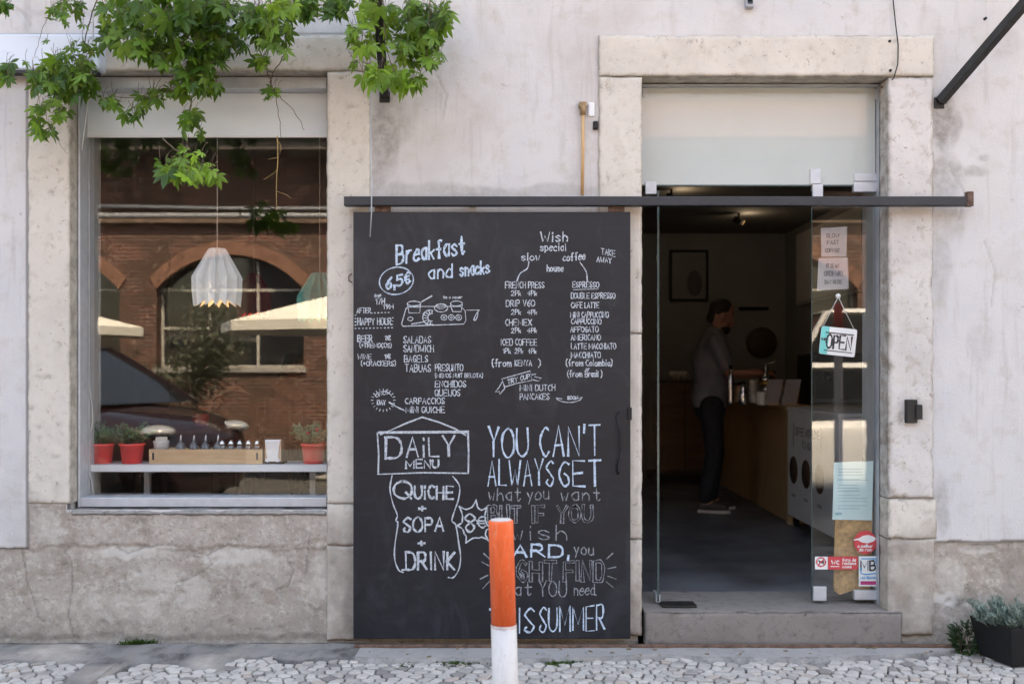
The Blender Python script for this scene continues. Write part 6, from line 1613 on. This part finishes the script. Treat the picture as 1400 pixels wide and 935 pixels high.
# cars parked in the street; local axes: +x is the nose
def car(name, label, cat, loc, rz, paint, L=4.3, Wd=1.76, H=1.46, belt=.92, hood=.95, wl=1.0, rl=.55, nose=.58):
    root = thing(name, label, cat, loc, 'cars parked in the street', rz)
    hw = Wd/2; xs_ = []; rc = math.cos(rz); rs = math.sin(rz); off = Vector(loc)
    def put(m, nm, mat, par, bevel=0, merge=0):
        o = m.build(nm, mat, None, bevel=bevel, merge=merge); org = Vector(o.location)
        for v in o.data.vertices: v.co += org
        o.location = (0, 0, 0); o.parent = par; return o
    # body: cross-sections along the length
    st = [(L*.5, nose-.16, .62), (L*.5-.05, nose, .74), (L*.5-.22, nose+.12, .88), (L*.5-hood*.55, belt-.12, .96), (L*.5-hood, belt-.03, .99), (0, belt+.01, 1.0), (-L*.5+.4, belt+.03, .98), (-L*.5+.08, belt, .92), (-L*.5, belt-.1, .82)]
    m = MB(); n = 10; vs = []
    for x, zt, k in st:
        w = hw*k; z0 = .19
        for yy, zz in ((-w*.9, z0), (-w*.985, z0+.16), (-w, z0+(zt-z0)*.55), (-w*.985, z0+(zt-z0)*.82), (-w*.92, zt), (w*.92, zt), (w*.985, z0+(zt-z0)*.82), (w, z0+(zt-z0)*.55), (w*.985, z0+.16), (w*.9, z0)): vs.append((x, yy, zz))
    fs = [(i*n+k, (i+1)*n+k, (i+1)*n+(k+1) % n, i*n+(k+1) % n) for i in range(len(st)-1) for k in range(n)] + [tuple(range(n)), tuple((len(st)-1)*n + k for k in range(n-1, -1, -1))]
    m.smooth = True; m.add(vs, fs); o = put(m, 'body', paint, root); sb = o.modifiers.new('s', 'SUBSURF'); sb.levels = 2; sb.render_levels = 2
    xf, xr = L*.5 - hood + .02, -L*.5 + .12; xrf, xrr = xf - wl, xr + rl; zb = belt - .04
    def ring(x0, x1, x2, x3, w0, w1, z0, z1): return [(x0, -w0, z0), (x0, w0, z0), (x1, -w1, z1), (x1, w1, z1), (x2, -w1, z1), (x2, w1, z1), (x3, -w0, z0), (x3, w0, z0)]
    m = MB(); v = ring(xf, xrf, xrr, xr, hw*.90, hw*.70, zb, H-.05); m.add(v, [(0, 1, 3, 2), (2, 3, 5, 4), (4, 5, 7, 6), (0, 2, 4, 6), (1, 7, 5, 3), (0, 6, 7, 1)]); put(m, 'windows', M['car_glass'], root, .03)
    m = MB(); v = [(xrf+.06, -hw*.715, H-.055), (xrf+.06, hw*.715, H-.055), (xrr-.06, hw*.715, H-.055), (xrr-.06, -hw*.715, H-.055), (xrf-.12, -hw*.62, H), (xrf-.12, hw*.62, H), (xrr+.12, hw*.62, H), (xrr+.12, -hw*.62, H)]
    m.add(v, [(0, 3, 2, 1), (4, 5, 6, 7), (0, 1, 5, 4), (1, 2, 6, 5), (2, 3, 7, 6), (3, 0, 4, 7)]); put(m, 'roof', paint, root, .02)
    for s in (-1, 1):
        m = MB(); m.bar((xf, s*hw*.91, zb), (xrf+.02, s*hw*.712, H-.05), .06, .05); put(m, 'pillar', paint, root)
        m = MB(); m.bar((xr, s*hw*.91, zb), (xrr-.02, s*hw*.712, H-.05), .10, .05); put(m, 'pillar', paint, root)
        xm = (xrf + xrr)/2; m = MB(); m.bar((xm, s*hw*.915, zb), (xm, s*hw*.715, H-.05), .08, .03); put(m, 'pillar', paint, root)
    for x in (L*.5-.78, -L*.5+.80):
        for s in (-1, 1):
            m = MB(); m.lathe([(.20, -.10), (.30, -.11), (.315, -.07), (.315, .07), (.30, .11), (.20, .10)], (x, s*(hw-.09), .315), 24, 'Y'); w_ = put(m, 'wheel', M['rubber'], root)
            m = MB(); m.lathe([(0, s*.085), (.07, s*.10), (.19, s*.085), (.20, s*.06)], (x, s*(hw-.09), .315), 20, 'Y'); put(m, 'rim', M['alu'], w_)
    for s in (-1, 1):
        m = MB(); m.ell((L*.5-.20, s*hw*.66, nose+.03), (.20, .17, .075), 14, 10); put(m, 'headlight', M['lamp_glass'], root)
        m = MB(); m.ell((-L*.5+.05, s*hw*.74, belt-.14), (.06, .11, .15), 10, 8); put(m, 'tail_light', M['red_plastic'], root)
        m = MB(); m.ell((xf-.42, s*(hw+.08), belt+.06), (.06, .09, .06), 10, 8); put(m, 'mirror', paint, root)
        for x in (.35, -.65): m = MB(); m.box(x-.09, x+.09, s*(hw*.99), s*(hw+.022), belt-.15, belt-.12); put(m, 'door_handle', M['alu'], root, .006)
    m = MB(); m.box(L*.5-.06, L*.5+.012, -.40, .40, .40, .50); put(m, 'grille', M['black_plastic'], root, .01)
    m = MB(); m.box(-L*.5+.3, L*.5-.3, -hw*.93, hw*.93, .17, .30); put(m, 'underbody', M['black_plastic'], root)
    return root
GZ = -.16
car('minivan', 'dark maroon minivan parked with its headlight towards the cafe window', 'minivan', (-5.35, -6.5, GZ), R(24), M['maroon'], 4.5, 1.8, 1.86, 1.20, .95, 1.25, .35, .86)
car('parked_car', 'white hatchback parked in the street opposite the doorway', 'car', (3.25, -5.95, GZ), R(180), M['white_gloss'], 4.1, 1.74, 1.62, 1.07, .95, .85, .5)
car('delivery_van', 'tall white van parked behind the white hatchback', 'van', (5.2, -8.4, GZ), R(180), M['white_gloss'], 5.2, 1.95, 2.35, 1.15, .8, .75, .12, .8)
pc_ = Vector(((1149-700)*8.0/F, -3.0 + 2*YD*0, GZ)); po = thing('street_post', 'tall slim white post with a red top standing at the kerb', 'post', (pc_.x, -2.75, GZ))
m = MB(); m.tube([(pc_.x, -2.75, GZ), (pc_.x, -2.75, 1.68)], .034, 14); m.build('pole', M['post_white'], po)
m = MB(); m.tube([(pc_.x, -2.75, 1.681), (pc_.x, -2.75, 1.90), (pc_.x, -2.75, 1.915)], [.036, .036, .022], 14); m.build('red_top', M['red_plastic'], po)
